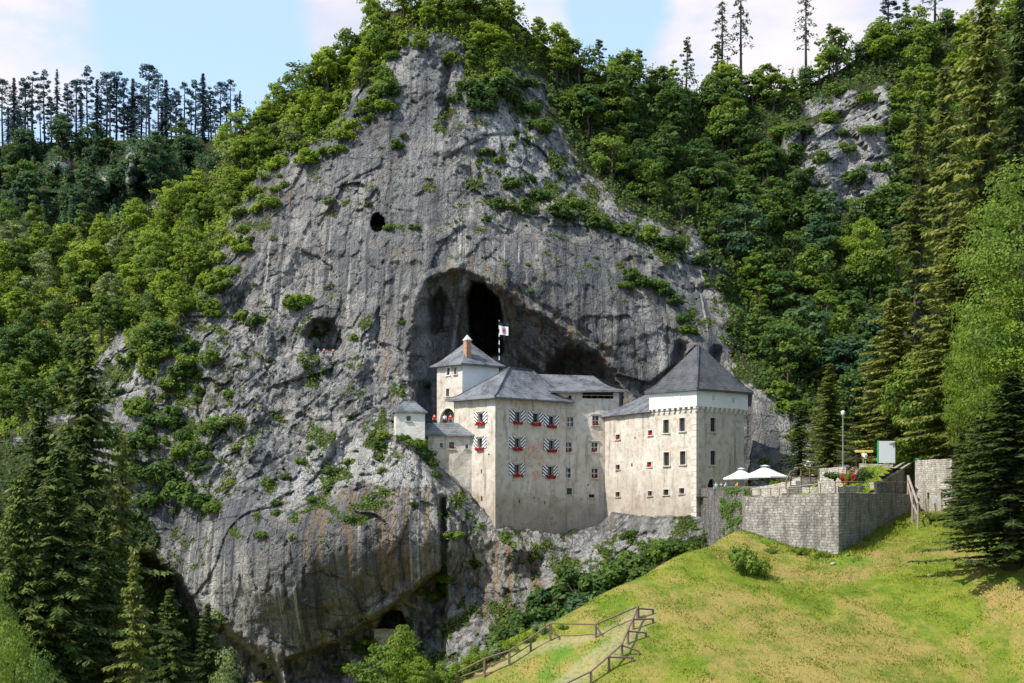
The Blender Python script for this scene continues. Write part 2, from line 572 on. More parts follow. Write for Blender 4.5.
def meadow_mat():
    m, nt = new_mat('meadow_turf')
    p = pos(nt)
    n1 = nt.noise(p, .10, 6, .62, .5)
    n2 = nt.noise(p, .45, 6, .7, .3)
    n3 = nt.noise(p, 3.0, 6, .75)
    at_ = nt.node('ShaderNodeAttribute', attribute_name='masks')
    sep = nt.node('ShaderNodeSeparateColor', {'Color': at_.outputs['Color']})
    dry, lush, path = sep.outputs[0], sep.outputs[1], sep.outputs[2]
    col = nt.mix(nt.step(n2, .32, .66), (.085, .140, .013), (.185, .208, .024))
    col = nt.mix(nt.math('MULTIPLY', nt.step(nt.math('ADD', n1, nt.math('MULTIPLY', n2, .4)), .64, .84), .8), col, (.30, .21, .075))
    col = nt.mix(nt.math('MULTIPLY', dry, nt.step(n2, .36, .62)), col, (.30, .195, .085))
    col = nt.mix(nt.math('MULTIPLY', lush, nt.step(n2, .62, .35)), col, (.085, .185, .022))
    col = nt.mix(nt.math('MULTIPLY', path, nt.step(n3, .32, .6)), col, (.36, .28, .18))
    col = nt.mix(nt.math('MULTIPLY', nt.step(n3, .5, .72), .55), col, nt.mix(n1, (.06, .105, .015), (.36, .33, .12)))
    finish(nt, col, .9, nt.math('ADD', n3, n2), .25, .8, .05)
    return m


def stripes_mat(sign):
    m, nt = new_mat('shutter_stripes')
    s = nt.node('ShaderNodeSeparateXYZ', {'Vector': objco(nt)})
    k = nt.math('FRACT', nt.math('MULTIPLY', nt.math('ADD', s.outputs[2], nt.math('MULTIPLY', s.outputs[0], sign * .8)), 2.15))
    finish(nt, nt.mix(nt.math('GREATER_THAN', k, .52), (.70, .71, .72), (.02, .025, .035)), .6)
    return m


def pole_stripes_mat():
    m, nt = new_mat('pole_stripes')
    s = nt.node('ShaderNodeSeparateXYZ', {'Vector': objco(nt)})
    k = nt.math('FRACT', nt.math('MULTIPLY', s.outputs[2], .9))
    finish(nt, nt.mix(nt.math('GREATER_THAN', k, .5), (.75, .75, .75), (.02, .02, .025)), .5)
    return m


def brick_mat():
    m, nt = new_mat('old_brick')
    c = nt.vmath('ADD', objco(nt), (0, 0, 0))
    s = nt.node('ShaderNodeSeparateXYZ', {'Vector': c})
    uv = nt.node('ShaderNodeCombineXYZ', {'X': nt.math('ADD', s.outputs[0], s.outputs[1]), 'Y': s.outputs[2]}).outputs[0]
    b = nt.node('ShaderNodeTexBrick', {'Vector': uv, 'Color1': (.30, .12, .06), 'Color2': (.42, .22, .12), 'Mortar': (.35, .30, .25), 'Scale': 4.0})
    finish(nt, b.outputs[0], .9)
    return m


M = {}
M['rock'] = rock_mat()
P_B = at(534, 460, 158.5)
M['plaster'] = plaster_mat('aged_plaster', (.47, .415, .345), (.545, .505, .445), (.25, .195, .14), 1.0, [((P_B.x, P_B.y, P_B.z), 2.2)])
M['plaster_pale'] = plaster_mat('pale_plaster', (.58, .535, .46), (.64, .61, .55), (.45, .38, .30), .45)
M['plaster_white'] = plaster_mat('whitewash', (.66, .65, .625), (.71, .70, .685), (.50, .52, .47), .25)
M['masonry'] = masonry_mat('bastion_stone', (.25, .23, .20), (.38, .355, .315), (.17, .155, .135), .55, .26, .35)
M['masonry_shaded'] = masonry_mat('shaded_ivy_stone', (.13, .125, .115), (.23, .22, .20), (.09, .088, .08), .5, .24, .7)  # stone darkened so the entrance wall reads as shaded
M['masonry_pale'] = masonry_mat('pale_stone', (.40, .365, .31), (.52, .48, .42), (.28, .25, .22), .5, .22, .08)
M['shingle'] = shingle_mat('weathered_shingles', (.045, .049, .056), (.17, .176, .19))
M['shingle_dark'] = shingle_mat('dark_shingles', (.040, .041, .045), (.088, .090, .096), .2)
M['frame'] = plain('stone_frame', (.50, .455, .38), .85)
M['frame_white'] = plain('white_frame', (.74, .73, .70), .7, .1)
M['glass'] = plain('dark_window_glass', (.020, .024, .032), .12, .3, 2.0, .6)
M['void'] = plain('opening_shade', (.012, .012, .013), .9)  # near-black colour in place of the shade inside openings
M['wood'] = plain('weathered_wood', (.15, .105, .075), .85, .4, 4.0)
M['wood_dark'] = plain('dark_timber', (.05, .038, .028), .85, .4, 4.0)
M['wood_grey'] = plain('grey_timber', (.27, .225, .185), .85, .35, 4.0)
M['bark'] = plain('bark', (.085, .068, .052), .95, .5, 5.0, .05, 0, .08)
M['bark_pale'] = plain('pale_bark', (.16, .14, .12), .95, .4, 5.0, .05, 0, .08)
M['bark_pine'] = plain('pine_bark', (.070, .060, .060), .95, .4, 5.0, .05, 0, .08)
M['flower_red'] = plain('red_geraniums', (.30, .014, .018), .7, .6, 14.0, .2, 0, .12)
M['flower_pink'] = plain('pink_blossom', (.55, .22, .30), .7, .5, 14.0)
M['stripe_l'] = stripes_mat(1)
M['stripe_r'] = stripes_mat(-1)
M['pole'] = pole_stripes_mat()
M['brick'] = brick_mat()
M['white_cloth'] = plain('white_canvas', (.62, .63, .66), .8, .05, 2.0)
M['metal'] = plain('grey_metal', (.22, .22, .22), .5, .2, 4, .4, .3)
M['rail_rust'] = plain('rusty_rail', (.16, .085, .055), .7, .3, 4)
M['white_board'] = plain('pale_board', (.62, .68, .70), .6, .08, 2)
M['green_paint'] = plain('green_paint', (.02, .34, .10), .6, .15, 2)
M['yellow_paint'] = plain('yellow_paint', (.62, .50, .12), .7, .15, 2)
M['flag_red'] = plain('flag_red', (.40, .02, .04), .8, .1, 2)
M['flag_black'] = plain('flag_black', (.012, .012, .014), .8, .1, 2)
M['stone_white'] = plain('white_stone', (.30, .27, .22), .8, .2, 6)
M['skin'] = plain('skin', (.52, .31, .22), .6, .08, 4)
M['hair'] = plain('dark_hair', (.035, .024, .018), .7, .3, 9)
M['hair_fair'] = plain('fair_hair', (.28, .19, .10), .7, .3, 9)
for nm, c in (('cloth_white', (.72, .71, .70)), ('cloth_blue', (.06, .15, .42)), ('cloth_teal', (.05, .32, .36)), ('cloth_red', (.48, .03, .04)),
              ('cloth_orange', (.60, .28, .05)), ('cloth_dark', (.03, .032, .04)), ('cloth_khaki', (.24, .20, .14)), ('cloth_lightblue', (.25, .42, .65))):
    M[nm] = plain(nm, c, .85, .15, 5)
M['meadow'] = meadow_mat()
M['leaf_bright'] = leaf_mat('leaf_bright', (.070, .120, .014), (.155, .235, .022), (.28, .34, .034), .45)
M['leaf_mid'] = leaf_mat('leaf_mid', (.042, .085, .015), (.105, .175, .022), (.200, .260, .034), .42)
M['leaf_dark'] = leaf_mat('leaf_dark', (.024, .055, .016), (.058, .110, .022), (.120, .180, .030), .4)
M['leaf_cool'] = leaf_mat('leaf_cool', (.020, .056, .028), (.048, .100, .042), (.105, .165, .052), .4)
M['leaf_pale'] = leaf_mat('leaf_pale', (.070, .110, .035), (.150, .200, .062), (.27, .31, .12))
M['needle'] = leaf_mat('spruce_needle', (.020, .038, .011), (.056, .088, .020), (.145, .175, .036), .3)
M['needle_lit'] = leaf_mat('spruce_needle_sunlit', (.034, .060, .014), (.115, .150, .028), (.27, .275, .065), .4)  # sunlit copy of the spruce needles, light put into the colour
M['needle_blue'] = leaf_mat('hazy_pine_needle', (.020, .046, .048), (.045, .088, .088), (.085, .135, .125), .25)  # hazy blue of distance put into the needle colour
M['grass_blade'] = leaf_mat('grass_blade', (.095, .145, .013), (.17, .20, .022), (.25, .23, .045), .3)
# ------------------------------------------------------------------ the mountain: cliff with its cave, and the wooded flanks
CTRL = [
    (440, 5, 196), (380, 15, 198), (500, 15, 198), (540, 40, 203), (440, 60, 192), (400, 100, 188), (340, 75, 199), (500, 100, 188), (540, 140, 190),
    (300, 110, 198), (250, 115, 207), (220, 160, 205), (200, 195, 206), (260, 200, 188), (240, 250, 183), (320, 180, 184), (380, 160, 184), (450, 170, 182), (520, 190, 183),
    (378, 222, 178), (300, 240, 180), (450, 230, 176), (560, 230, 179), (620, 230, 183), (690, 235, 188),
    (640, 290, 174), (700, 300, 178), (720, 340, 173), (660, 350, 170), (600, 290, 173), (530, 270, 172), (480, 258, 173), (430, 270, 173), (400, 300, 171),
    (330, 290, 176), (250, 310, 176), (200, 300, 181), (330, 360, 170), (260, 380, 170), (390, 370, 166), (180, 400, 173), (140, 350, 180), (110, 420, 171),
    (390, 430, 158.5), (330, 430, 162), (350, 480, 155), (300, 480, 158), (260, 450, 163), (220, 470, 163), (400, 480, 153), (435, 490, 154), (410, 445, 156),
    (180, 520, 162), (150, 470, 166), (120, 520, 161), (240, 540, 152), (300, 540, 147.5), (360, 530, 146.5), (420, 530, 149), (300, 590, 148), (360, 580, 147.5), (420, 570, 150), (280, 620, 150), (210, 580, 155),
    (300, 670, 152), (350, 640, 153), (420, 630, 153), (380, 680, 150), (450, 600, 154),
    (480, 535, 153.5), (525, 540, 154.5), (560, 545, 156), (490, 600, 153), (540, 580, 155), (480, 660, 146), (540, 640, 142), (600, 600, 142), (650, 560, 146), (610, 530, 157), (650, 528, 151), (690, 524, 146.5), (715, 524, 147),
    (760, 420, 161), (780, 460, 159), (770, 390, 165), (800, 430, 160), (480, 400, 172), (560, 430, 174), (640, 440, 172), (700, 420, 168),
    (600, 100, 206), (640, 150, 204), (620, 200, 190), (700, 100, 217), (660, 60, 216), (700, 180, 205), (730, 240, 193), (760, 300, 184), (750, 350, 175), (800, 350, 177), (800, 75, 225), (830, 150, 210), (790, 200, 204),
    (880, 200, 205), (870, 60, 224), (940, 30, 226), (1024, 5, 218), (900, 300, 187), (850, 400, 167), (960, 300, 181), (1024, 200, 196), (1024, 400, 160), (900, 440, 151), (1000, 460, 146), (1150, 300, 170), (1150, 50, 205), (1150, 500, 142),
    (760, 520, 145), (850, 560, 143), (1000, 600, 140), (760, 640, 142), (700, 640, 140), (1150, 700, 140),
    (150, 240, 205), (80, 250, 213), (0, 230, 223), (-100, 200, 236), (100, 300, 203), (0, 320, 205), (0, 430, 179), (60, 430, 175), (-100, 400, 191), (0, 520, 162), (60, 600, 154), (150, 600, 157),
    (0, 700, 142), (150, 700, 150), (-100, 600, 152), (280, 760, 148), (450, 760, 143), (600, 760, 140), (-100, 760, 137), (1000, 760, 138)]
tps_cliff = TPS(CTRL)

P_CAVE = [(417, 400), (414, 370), (413, 335), (418, 305), (430, 283), (450, 269), (468, 270), (486, 280), (503, 294), (520, 308), (548, 324), (575, 341), (597, 358), (612, 373), (625, 391), (625, 425), (417, 425)]
P_DARK = [(472, 281), (485, 283), (498, 297), (503, 312), (503, 356), (478, 356), (470, 332), (467, 300)]
P_NICHE = [(428, 300), (440, 288), (446, 295), (444, 330), (432, 335)]
P_POCK = [(556, 352), (570, 341), (590, 350), (612, 372), (614, 395), (536, 395), (546, 366)]
P_CASTLE = [(424, 437), (424, 420), (436, 400), (432, 366), (465, 341), (503, 364), (540, 364), (622, 376), (650, 384), (697, 346), (752, 394), (750, 505), (700, 517), (694, 515), (653, 517), (612, 514), (600, 524), (562, 536), (520, 530),
            (494, 522), (470, 497), (440, 468)]
P_RIVER = [(140, 548), (185, 577), (205, 612), (247, 641), (282, 668), (290, 690), (290, 800), (90, 800), (110, 640)]
P_UNDER = [(283, 660), (338, 638), (374, 616), (402, 595), (420, 582), (444, 566), (449, 600), (440, 800), (296, 800)]
P_ARCH = [(377, 640), (378, 626), (383, 615), (392, 609), (401, 612), (406, 622), (406, 640)]
P_LEDGE = [(300, 335), (312, 319), (335, 318), (346, 342), (341, 356), (312, 356)]

# woods
P_LEFT = [(-160, 190), (0, 225), (90, 222), (130, 215), (200, 190), (255, 108), (330, 62), (372, 8), (392, 40), (384, 80), (350, 95), (332, 140), (285, 150), (238, 205), (216, 262), (196, 300), (150, 385), (120, 330), (70, 400), (20, 440), (-160, 440)]
P_SUMMIT = [(372, 5), (440, -4), (520, 10), (545, 40), (548, 75), (505, 66), (490, 96), (468, 92), (462, 40), (410, 34), (386, 60)]
P_RIGHT = [(545, 40), (600, 58), (700, 76), (800, 70), (880, 28), (940, 18), (1024, -5), (1180, -20), (1180, 470), (820, 470), (800, 405), (755, 385), (728, 330), (722, 268), (690, 232), (640, 216), (596, 180), (566, 140), (548, 100)]
P_WHITE = [(790, 128), (803, 104), (830, 100), (846, 84), (862, 92), (884, 78), (894, 100), (888, 140), (896, 176), (876, 200), (862, 226), (846, 204), (826, 210), (812, 186), (794, 192), (796, 164), (780, 150)]
P_WAVOID = [(776, 104), (806, 92), (850, 84), (897, 78), (900, 200), (886, 246), (840, 232), (806, 214), (780, 214)]
P_LOW = [(520, 640), (545, 600), (600, 575), (640, 545), (690, 540), (742, 520), (760, 800), (450, 800), (480, 670)]
P_VALLEY = [(-160, 440), (20, 440), (70, 420), (110, 480), (150, 520), (180, 600), (230, 660), (250, 800), (-160, 800)]


def fnoise(px, py, sc, seed=0.0):
    return fbm(np.asarray(px, np.float32) / sc, np.asarray(py, np.float32) / sc, np.full(np.shape(px), 3.3 + seed, np.float32), 4)


def wood_mask(px, py):
    j = 9 * fnoise(px, py, 22.0)
    v = np.zeros(np.shape(px), np.float32)
    for P, e in ((P_LEFT, 12), (P_SUMMIT, 9), (P_RIGHT, 14), (P_LOW, 10), (P_VALLEY, 16)):
        v = np.maximum(v, sstep(sdf(px, py, P) + j, -e, e))
    return v * (1 - .8 * sstep(sdf(px, py, P_WHITE) + j, -8, 8))


def smooth_mask(px, py):
    j = 6 * fnoise(px, py, 18.0, 5)
    s = np.zeros(np.shape(px), np.float32)
    for P, a in (([(150, 500), (225, 505), (280, 500), (340, 490), (440, 497), (442, 566), (280, 660), (180, 590)], 1.0),
                 ([(390, 235), (600, 238), (700, 285), (724, 330), (720, 385), (630, 388), (560, 322), (450, 262), (408, 320), (395, 400), (380, 330)], 1.0),
                 ([(235, 175), (330, 130), (400, 60), (440, 70), (440, 150), (470, 210), (560, 225), (600, 240), (450, 262), (380, 320), (300, 330), (240, 285)], .7), (P_CAVE, .5), ([(748, 395), (800, 400), (800, 480), (748, 480)], .8)):
        s = np.maximum(s, a * sstep(sdf(px, py, P) + j, -8, 10))
    return s


def depth(px, py):
    px, py = np.asarray(px, np.float32), np.asarray(py, np.float32)
    d0 = tps_cliff(px, py)
    X, Z = (px - 512) / F * d0, (HZ - py) / F * d0
    sm = smooth_mask(px, py)
    wd = wood_mask(px, py)
    rock = (1 - .55 * wd)
    cas_s = sdf(px, py, P_CASTLE)
    calm = 1 - .8 * sstep(cas_s, -22, -4)                      # keep the rock in front of the walls in its place
    d = d0 + rock * calm * 2.6 * (1 - .4 * sm) * fbm(X / 26, d0 / 26, Z / 30, 3)
    d = d - rock * calm * (1 - .65 * sm) * 1.5 * (1 - 2.2 * np.abs(pn(X / 9 + 3, d0 / 9, Z / 17 + pn(X / 14, Z / 14, d0 * 0))))
    f1, c1 = facets(X / 6.5 + .25 * pn(X / 4, Z / 4, d0 / 4), d0 / 6.5, Z / 12)
    d = d - calm * rock * (1 - .8 * sm) * (1.15 * f1 - .35 * (1 - sstep(c1, 0, .10)))
    f2, c2 = facets(X / 2.1, d0 / 2.1 + 7.7, Z / 5.2 + .4 * pn(X / 3, Z / 3, d0 / 3), 5)
    d = d - calm * (1 - .45 * sm) * (1 - .5 * wd) * (.60 * f2 - .12 * (1 - sstep(c2, 0, .10)))
    flute = (.5 - 1.6 * np.abs(pn(X / 3.4, d0 / 9, Z / 26))) + .8 * (.5 - 1.6 * np.abs(pn(X / 1.3 + 9, d0 / 5, Z / 15)))
    d = d - (.5 + .5 * sm) * (1 - .8 * wd) * calm * .20 * flute
    f0, c0 = facets(X / 9 + .45 * pn(X / 8, Z / 8, d0 / 8), d0 / 10 + 1.3, Z / 34 + .3 * X / 19 + .3 * pn(X / 11, Z / 11, d0 / 11), 17)
    d = d - calm * (1 - wd) * (.35 + .65 * sm) * (.65 * f0 - .10 * (1 - sstep(c0, 0, .03)))
    f3, c3 = facets(X / .95, d0 / .95 + 3.1, Z / 1.35, 9)
    d = d - calm * (1 - .5 * sm) * .32 * f3
    d = d - (1 - .6 * sm) * calm * .26 * (.4 - np.abs(fbm(X / 1.2, d0 / 1.2, Z / 1.5, 2)))
    wq = sstep(sdf(px, py, P_WHITE), -14, 6)
    f5, c5 = facets(X / 4.0 + .4 * pn(X / 3, Z / 3, d0 / 3), d0 / 4.0 + 5.5, Z / 8.5, 23)
    d = d - wq * (2.4 * f5 + 2.2 * (.4 - np.abs(pn(X / 5.5, Z / 13, d0 / 9))))
    # horizontal bedding
    bed = pn(X / 30 + .1, d0 * 0 + 1.7, Z / 5.5 + .9 * pn(X / 22, Z / 40, d0 * 0))
    d = d - calm * (1 - wd) * (.6 - .35 * sm) * sstep(bed, .15, .4)
    # the great cave
    jit = 3.0 * fnoise(px, py, 16.0, 2) + 1.2 * fnoise(px, py, 5.0, 4)
    s = sdf(px, py, P_CAVE) + jit
    wdt = 34 + 22 * sstep(px, 480, 545)
    d = d + ((1.5 + 2.5 * sstep(px, 495, 530)) * sstep(s, -1, 3) + 9.0 * np.clip((s + 1) / wdt, 0, 1)) * (1 - .25 * sstep(px, 500, 560))
    d = d - sstep(py, 262, 280) * (1.3 * np.exp(-((s + 6) / 4.0) ** 2) + .8 * np.exp(-((s + 17) / 5.0) ** 2))
    d = d - 4.5 * np.exp(-((px - 459 + .15 * (py - 310)) / 7.5) ** 2) * sstep(py, 272, 290) * (1 - sstep(py, 350, 372))
    d = d + 30 * sstep(sdf(px, py, P_DARK) + jit * .6, -1.5, 4)
    d = d + 5 * sstep(sdf(px, py, P_NICHE) + jit, -2, 5)
    d = d + 8 * sstep(sdf(px, py, P_POCK) + jit, -1, 12)
    # vault ribs right of the dark chamber, running up to the left
    q = (px - 505) * .62 - (py - 300) * .78
    d = d - 1.5 * sstep(s, 2, 14) * sstep(px, 500, 520) * np.abs(pn(q / 9, (px + py) / 60, py * 0 + 1.5)) * 2
    # small holes, ledges, under-cut bulge
    e = ((px - 378) / 7.5) ** 2 + ((py - 222) / 9.0) ** 2
    d = d + 12 * (1 - sstep(e + .12 * jit, .55, 1.05))
    d = d + 4.5 * sstep(sdf(px, py, P_LEDGE) + jit * .7, -1, 7)
    d = d + 5.5 * sstep(sdf(px, py, P_UNDER) + jit * .5, -1, 5)
    d = d + 15 * sstep(sdf(px, py, P_RIVER) + jit, -1, 10) * sstep(px, 120, 190)
    d = d + 9 * sstep(sdf(px, py, P_ARCH) + jit * .2, -1.5, 2.5)
    for cx, y0, y1, wd_, a in ((443, 500, 590, 3.2, 4.0), (447, 60, 130, 4, 2.5), (545, 380, 400, 5, 3), (682, 345, 372, 7, 3), (718, 350, 372, 6, 2.5), (240, 300, 330, 6, 2.5), (425, 385, 432, 6, 5)):  # hollows beside the keep roof are shaped to give the shadow there
        d = d + a * np.exp(-((px - cx + jit * .8) / wd_) ** 2) * sstep(py, y0 - 8, y0 + 5) * (1 - sstep(py, y1 - 5, y1 + 8))
    # shelf the castle stands on
    back = 173 - 3.5 * sstep(px, 470, 425) + 0 * px
    cas_s = cas_s - (2.2 + 2.2 * fnoise(px, py, 7.0, 51)) * sstep(py, 440, 470)
    k = sstep(cas_s, -1.2, 1.2)
    d = np.where(cas_s > -1.2, d * (1 - k) + np.maximum(d, back) * k, d)
    return d


def surf(px, py):
    """points of the mountain's surface at the given picture coordinates of the camera"""
    px, py = np.atleast_1d(np.asarray(px, np.float32)), np.atleast_1d(np.asarray(py, np.float32))
    d = depth(px, py)
    return np.stack([(px - 512) / F * d, d, (HZ - py) / F * d], -1)


def top_row(px):
    xs = [-160, -60, 0, 60, 120, 200, 228, 255, 300, 330, 358, 380, 420, 470, 510, 540, 570, 600, 650, 700, 750, 800, 840, 880, 920, 960, 1024, 1180]
    ys = [175, 205, 226, 228, 218, 190, 152, 112, 88, 68, 36, 14, 6, 4, 14, 42, 60, 74, 86, 94, 96, 88, 70, 44, 26, 22, 20, 10]
    return np.interp(px, xs, ys) + 3.0 * pn(np.asarray(px, np.float32) / 14, np.zeros(np.shape(px), np.float32) + .5, np.zeros(np.shape(px), np.float32) + .5)


cols = np.concatenate([np.arange(-160, 110, 4.0), np.arange(110, 805, 1.25), np.arange(805, 1181, 3.5)])
NR = 620
tt = np.linspace(0, 1, NR)
tops = top_row(cols)
PY = tops[None, :] + (790 - tops[None, :]) * tt[:, None]
PX = np.broadcast_to(cols[None, :], PY.shape).astype(np.float32)
D = depth(PX, PY)
V3 = np.stack([(PX - 512) / F * D, D, (HZ - PY) / F * D], -1)

# masks: red grass, green ochre, blue pale rock with painted light, alpha smooth rock
wood = wood_mask(PX, PY)
up = np.zeros_like(D)
dz = V3[:-2, :, 2] - V3[2:, :, 2]
up[1:-1] = (D[:-2] - D[2:]) / np.maximum(dz, .02)
for _ in range(2):
    up[1:-1, 1:-1] = (up[:-2, 1:-1] + up[2:, 1:-1] + up[1:-1, :-2] + up[1:-1, 2:] + up[1:-1, 1:-1] * 2) / 6
gn = fnoise(PX, PY, 26.0, 9)
gn2 = fnoise(PX, PY, 8.0, 12)
cave_s = sdf(PX, PY, P_CAVE)
grass = .62 * sstep(up, .35, 1.1) * sstep(gn + .4 * gn2, -.25, .35)
sm_full = smooth_mask(PX, PY)
grass += .75 * sstep(gn + .55 * gn2, .42, .80) * (1 - .85 * sm_full)
lowleft = sstep(sdf(PX, PY, [(100, 330), (240, 300), (260, 420), (200, 520), (130, 520), (90, 430)]) + 8 * gn, -10, 14)
grass += .45 * lowleft * sstep(gn2, -.1, .4)
band = sstep(sdf(PX, PY, [(470, 90), (540, 60), (640, 210), (700, 240), (720, 300), (690, 290), (640, 240), (560, 220), (500, 215), (520, 170)]) + 8 * gn2, -8, 10)
grass += .5 * band * sstep(gn + gn2, -.1, .5)
grass *= 1 - .95 * sstep(cave_s, -14, 4)
grass = np.maximum(grass, .95 * wood)
ochre = np.zeros_like(D)
for P, a in (([(275, 497), (330, 484), (420, 482), (445, 500), (440, 600), (400, 596), (330, 590), (285, 560)], .6), ([(404, 330), (418, 285), (450, 262), (480, 258), (500, 275), (540, 300), (600, 330), (630, 395), (600, 380), (540, 335), (495, 300), (450, 276), (424, 310)], .55),
             ([(470, 528), (530, 540), (560, 600), (500, 630), (450, 610)], .75), ([(210, 255), (250, 200), (300, 160), (310, 190), (260, 240), (230, 290)], .35), ([(355, 320), (395, 300), (405, 370), (370, 390)], .5), (P_CAVE, .5)):
    ochre = np.maximum(ochre, a * sstep(sdf(PX, PY, P) + 7 * gn2, -6, 10))
pale = np.zeros_like(D)  # pale rock, plus light painted on sunlit facets and the cave's inside
for P, a in (([(330, 436), (420, 428), (440, 470), (430, 492), (360, 482), (290, 515), (250, 510), (300, 466)], .85), ([(470, 118), (530, 104), (565, 195), (505, 195), (480, 160)], .7), (P_WHITE, .5), (P_CAVE, .6), ([(350, 330), (395, 305), (402, 360), (360, 380)], .5),
             ([(648, 330), (662, 322), (668, 380), (652, 384)], .9), ([(762, 372), (800, 380), (806, 470), (775, 430)], .8), ([(120, 340), (140, 330), (150, 400), (125, 400)], .6), ([(205, 470), (228, 440), (240, 470), (215, 510)], .6), ([(600, 228), (720, 262), (722, 300), (640, 250)], .55),
             ([(565, 545), (700, 522), (700, 545), (600, 590)], .6), ([(405, 120), (440, 110), (450, 190), (410, 180)], .35), ([(395, 30), (430, 40), (420, 120), (395, 120)], .4)):
    pale = np.maximum(pale, a * sstep(sdf(PX, PY, P) + 6 * gn2, -5, 8))
pale = np.maximum(pale, .45 * sstep(fnoise(PX, PY, 14.0, 21), .35, .7) * (1 - sm_full * .6))

# plateau behind the top edge
NB = 7
back = []
for k in range(NB, 0, -1):
    v = V3[0].copy()
    v[:, 1] += 7.0 * k
    v[:, 0] *= 1 + .03 * k
    v[:, 2] -= .35 * k * k * .5 + .4 * k
    back.append(v)
V3a = np.concatenate([np.stack(back), V3], 0)
masks = np.stack([grass, ochre, pale, sm_full], -1)
masks = np.concatenate([np.repeat(masks[:1], NB, 0), masks], 0)
nr, nc = V3a.shape[:2]
idx = np.arange(nr * nc).reshape(nr, nc)
quads = np.stack([idx[:-1, :-1], idx[1:, :-1], idx[1:, 1:], idx[:-1, 1:]], -1).reshape(-1, 4)
me = np_mesh('cliff', V3a.reshape(-1, 3), quads, True)
ca = me.color_attributes.new('masks', 'FLOAT_COLOR', 'POINT')
ca.data.foreach_set('color', np.clip(masks, 0, 1).astype(np.float32).reshape(-1, 4).ravel())
cliff = tag(obj('cliff', me, M['rock']), kind='structure')

# ------------------------------------------------------------------ far ridge with the pines
fc = np.arange(-170, 420, 3.0)
FT = np.interp(fc, [-170, -60, 0, 60, 130, 200, 260, 420], [110, 128, 146, 142, 140, 138, 150, 190])
ft = np.linspace(0, 1, 90)
FPY = FT[None] + (330 - FT[None]) * ft[:, None]
FPX = np.broadcast_to(fc[None], FPY.shape).astype(np.float32)


def far_depth(px, py):
    px, py = np.asarray(px, np.float32), np.asarray(py, np.float32)
    t = np.interp(px, [-170, -60, 0, 60, 130, 200, 260, 420], [110, 128, 146, 142, 140, 138, 150, 190])
    d = 335 - 62 * np.clip((py - t) / 180, 0, 1)
    d = d + 9 * fbm(px / 60, py / 60, py * 0 + 8.1, 3)
    f, c = facets(px / 26, py / 34, px * 0 + 2.5, 11)
    d = d - 5 * f
    for cx, cy, hw, hh in ((106, 182, 7, 20), (131, 165, 7, 24), (60, 165, 10, 12), (150, 172, 5, 12)):
        d = d - 9 * np.exp(-(np.abs(px - cx + 4 * fnoise(px, py, 9.0, 61)) / hw) ** 2.5 - (np.abs(py - cy + 9 * fnoise(px, py, 11.0, 63)) / hh) ** 2.5)
    return d


FD = far_depth(FPX, FPY)
FV = np.stack([(FPX - 512) / F * FD, FD, (HZ - FPY) / F * FD], -1)
spire = np.zeros_like(FD)
for cx, cy, hw, hh in ((106, 182, 8, 18), (131, 165, 8, 22), (60, 165, 12, 10), (150, 172, 6, 10)):
    spire = np.maximum(spire, np.exp(-((FPX - cx + 4 * fnoise(FPX, FPY, 9.0, 61)) / hw) ** 2 - ((FPY - cy) / hh) ** 2))
fm = np.stack([.95 - .9 * sstep(spire, .3, .6), 0 * FD, spire, 0 * FD], -1)
fb = []
for k in range(5, 0, -1):
    v = FV[0].copy()
    v[:, 1] += 12 * k
    v[:, 2] -= 1.0 * k + .6 * k * k
    fb.append(v)
FVa = np.concatenate([np.stack(fb), FV], 0)
fm = np.concatenate([np.repeat(fm[:1], 5, 0), fm], 0)
a, b = FVa.shape[:2]
idx = np.arange(a * b).reshape(a, b)
me = np_mesh('far_hill', FVa.reshape(-1, 3), np.stack([idx[:-1, :-1], idx[1:, :-1], idx[1:, 1:], idx[:-1, 1:]], -1).reshape(-1, 4), True)
ca = me.color_attributes.new('masks', 'FLOAT_COLOR', 'POINT')
ca.data.foreach_set('color', np.clip(fm, 0, 1).astype(np.float32).reshape(-1, 4).ravel())
tag(obj('far_hill', me, M['rock']), kind='structure')


def far_surf(px, py):
    d = far_depth(np.atleast_1d(px), np.atleast_1d(py))
    return np.stack([(np.atleast_1d(px) - 512) / F * d, d, (HZ - np.atleast_1d(py)) / F * d], -1)


# ------------------------------------------------------------------ meadow spur and valley floor
MC = []
for px, py, Y in ((742, 541, 112), (790, 548, 108.5), (838, 553, 105), (880, 531, 115), (915, 513, 124), (1024, 575, 92), (1024, 683, 83), (900, 683, 80), (760, 683, 78.5), (640, 683, 79), (540, 683, 81), (440, 683, 84),
                  (500, 647, 86), (560, 622, 88), (650, 578, 94), (700, 550, 101), (744, 525, 111), (900, 620, 90), (760, 620, 88), (650, 640, 83), (980, 560, 100), (600, 650, 82), (760, 560, 104), (700, 600, 90.5), (960, 530, 111), (850, 570, 101)):
    p = at(px, py, Y)
    MC.append((p.x, p.y, p.z))
MC += [(80, 100, 3), (75, 40, -9), (45, 20, -17), (5, 20, -17), (-12, 45, -16), (62, 125, 1.5), (30, 50, -17), (5, 55, -16), (-8, 70, -14), (30, 0, -16), (-12, 0, -16), (70, -10, -11), (45, 132, -.6), (35, 132, -1.2), (35, 118, -2.6), (20, 132, -3), (6, 112, -8), (50, 110, -1.2), (55, 150, 0), (80, 150, 2), (30, 150, -2), (90, 170, 2)]
tps_meadow = TPS(MC, 20.0, .01)
EDGE = [(-14, -20), (-13, 20), (-11, 55), (-8.5, 74), (-5.0, 84.5), (-.9, 86.5), (3.7, 88.6), (11.2, 94.8), (16.4, 101.8), (21.8, 111.5), (24, 120), (30, 128), (40, 146), (40, 190), (95, 190), (95, -20)]


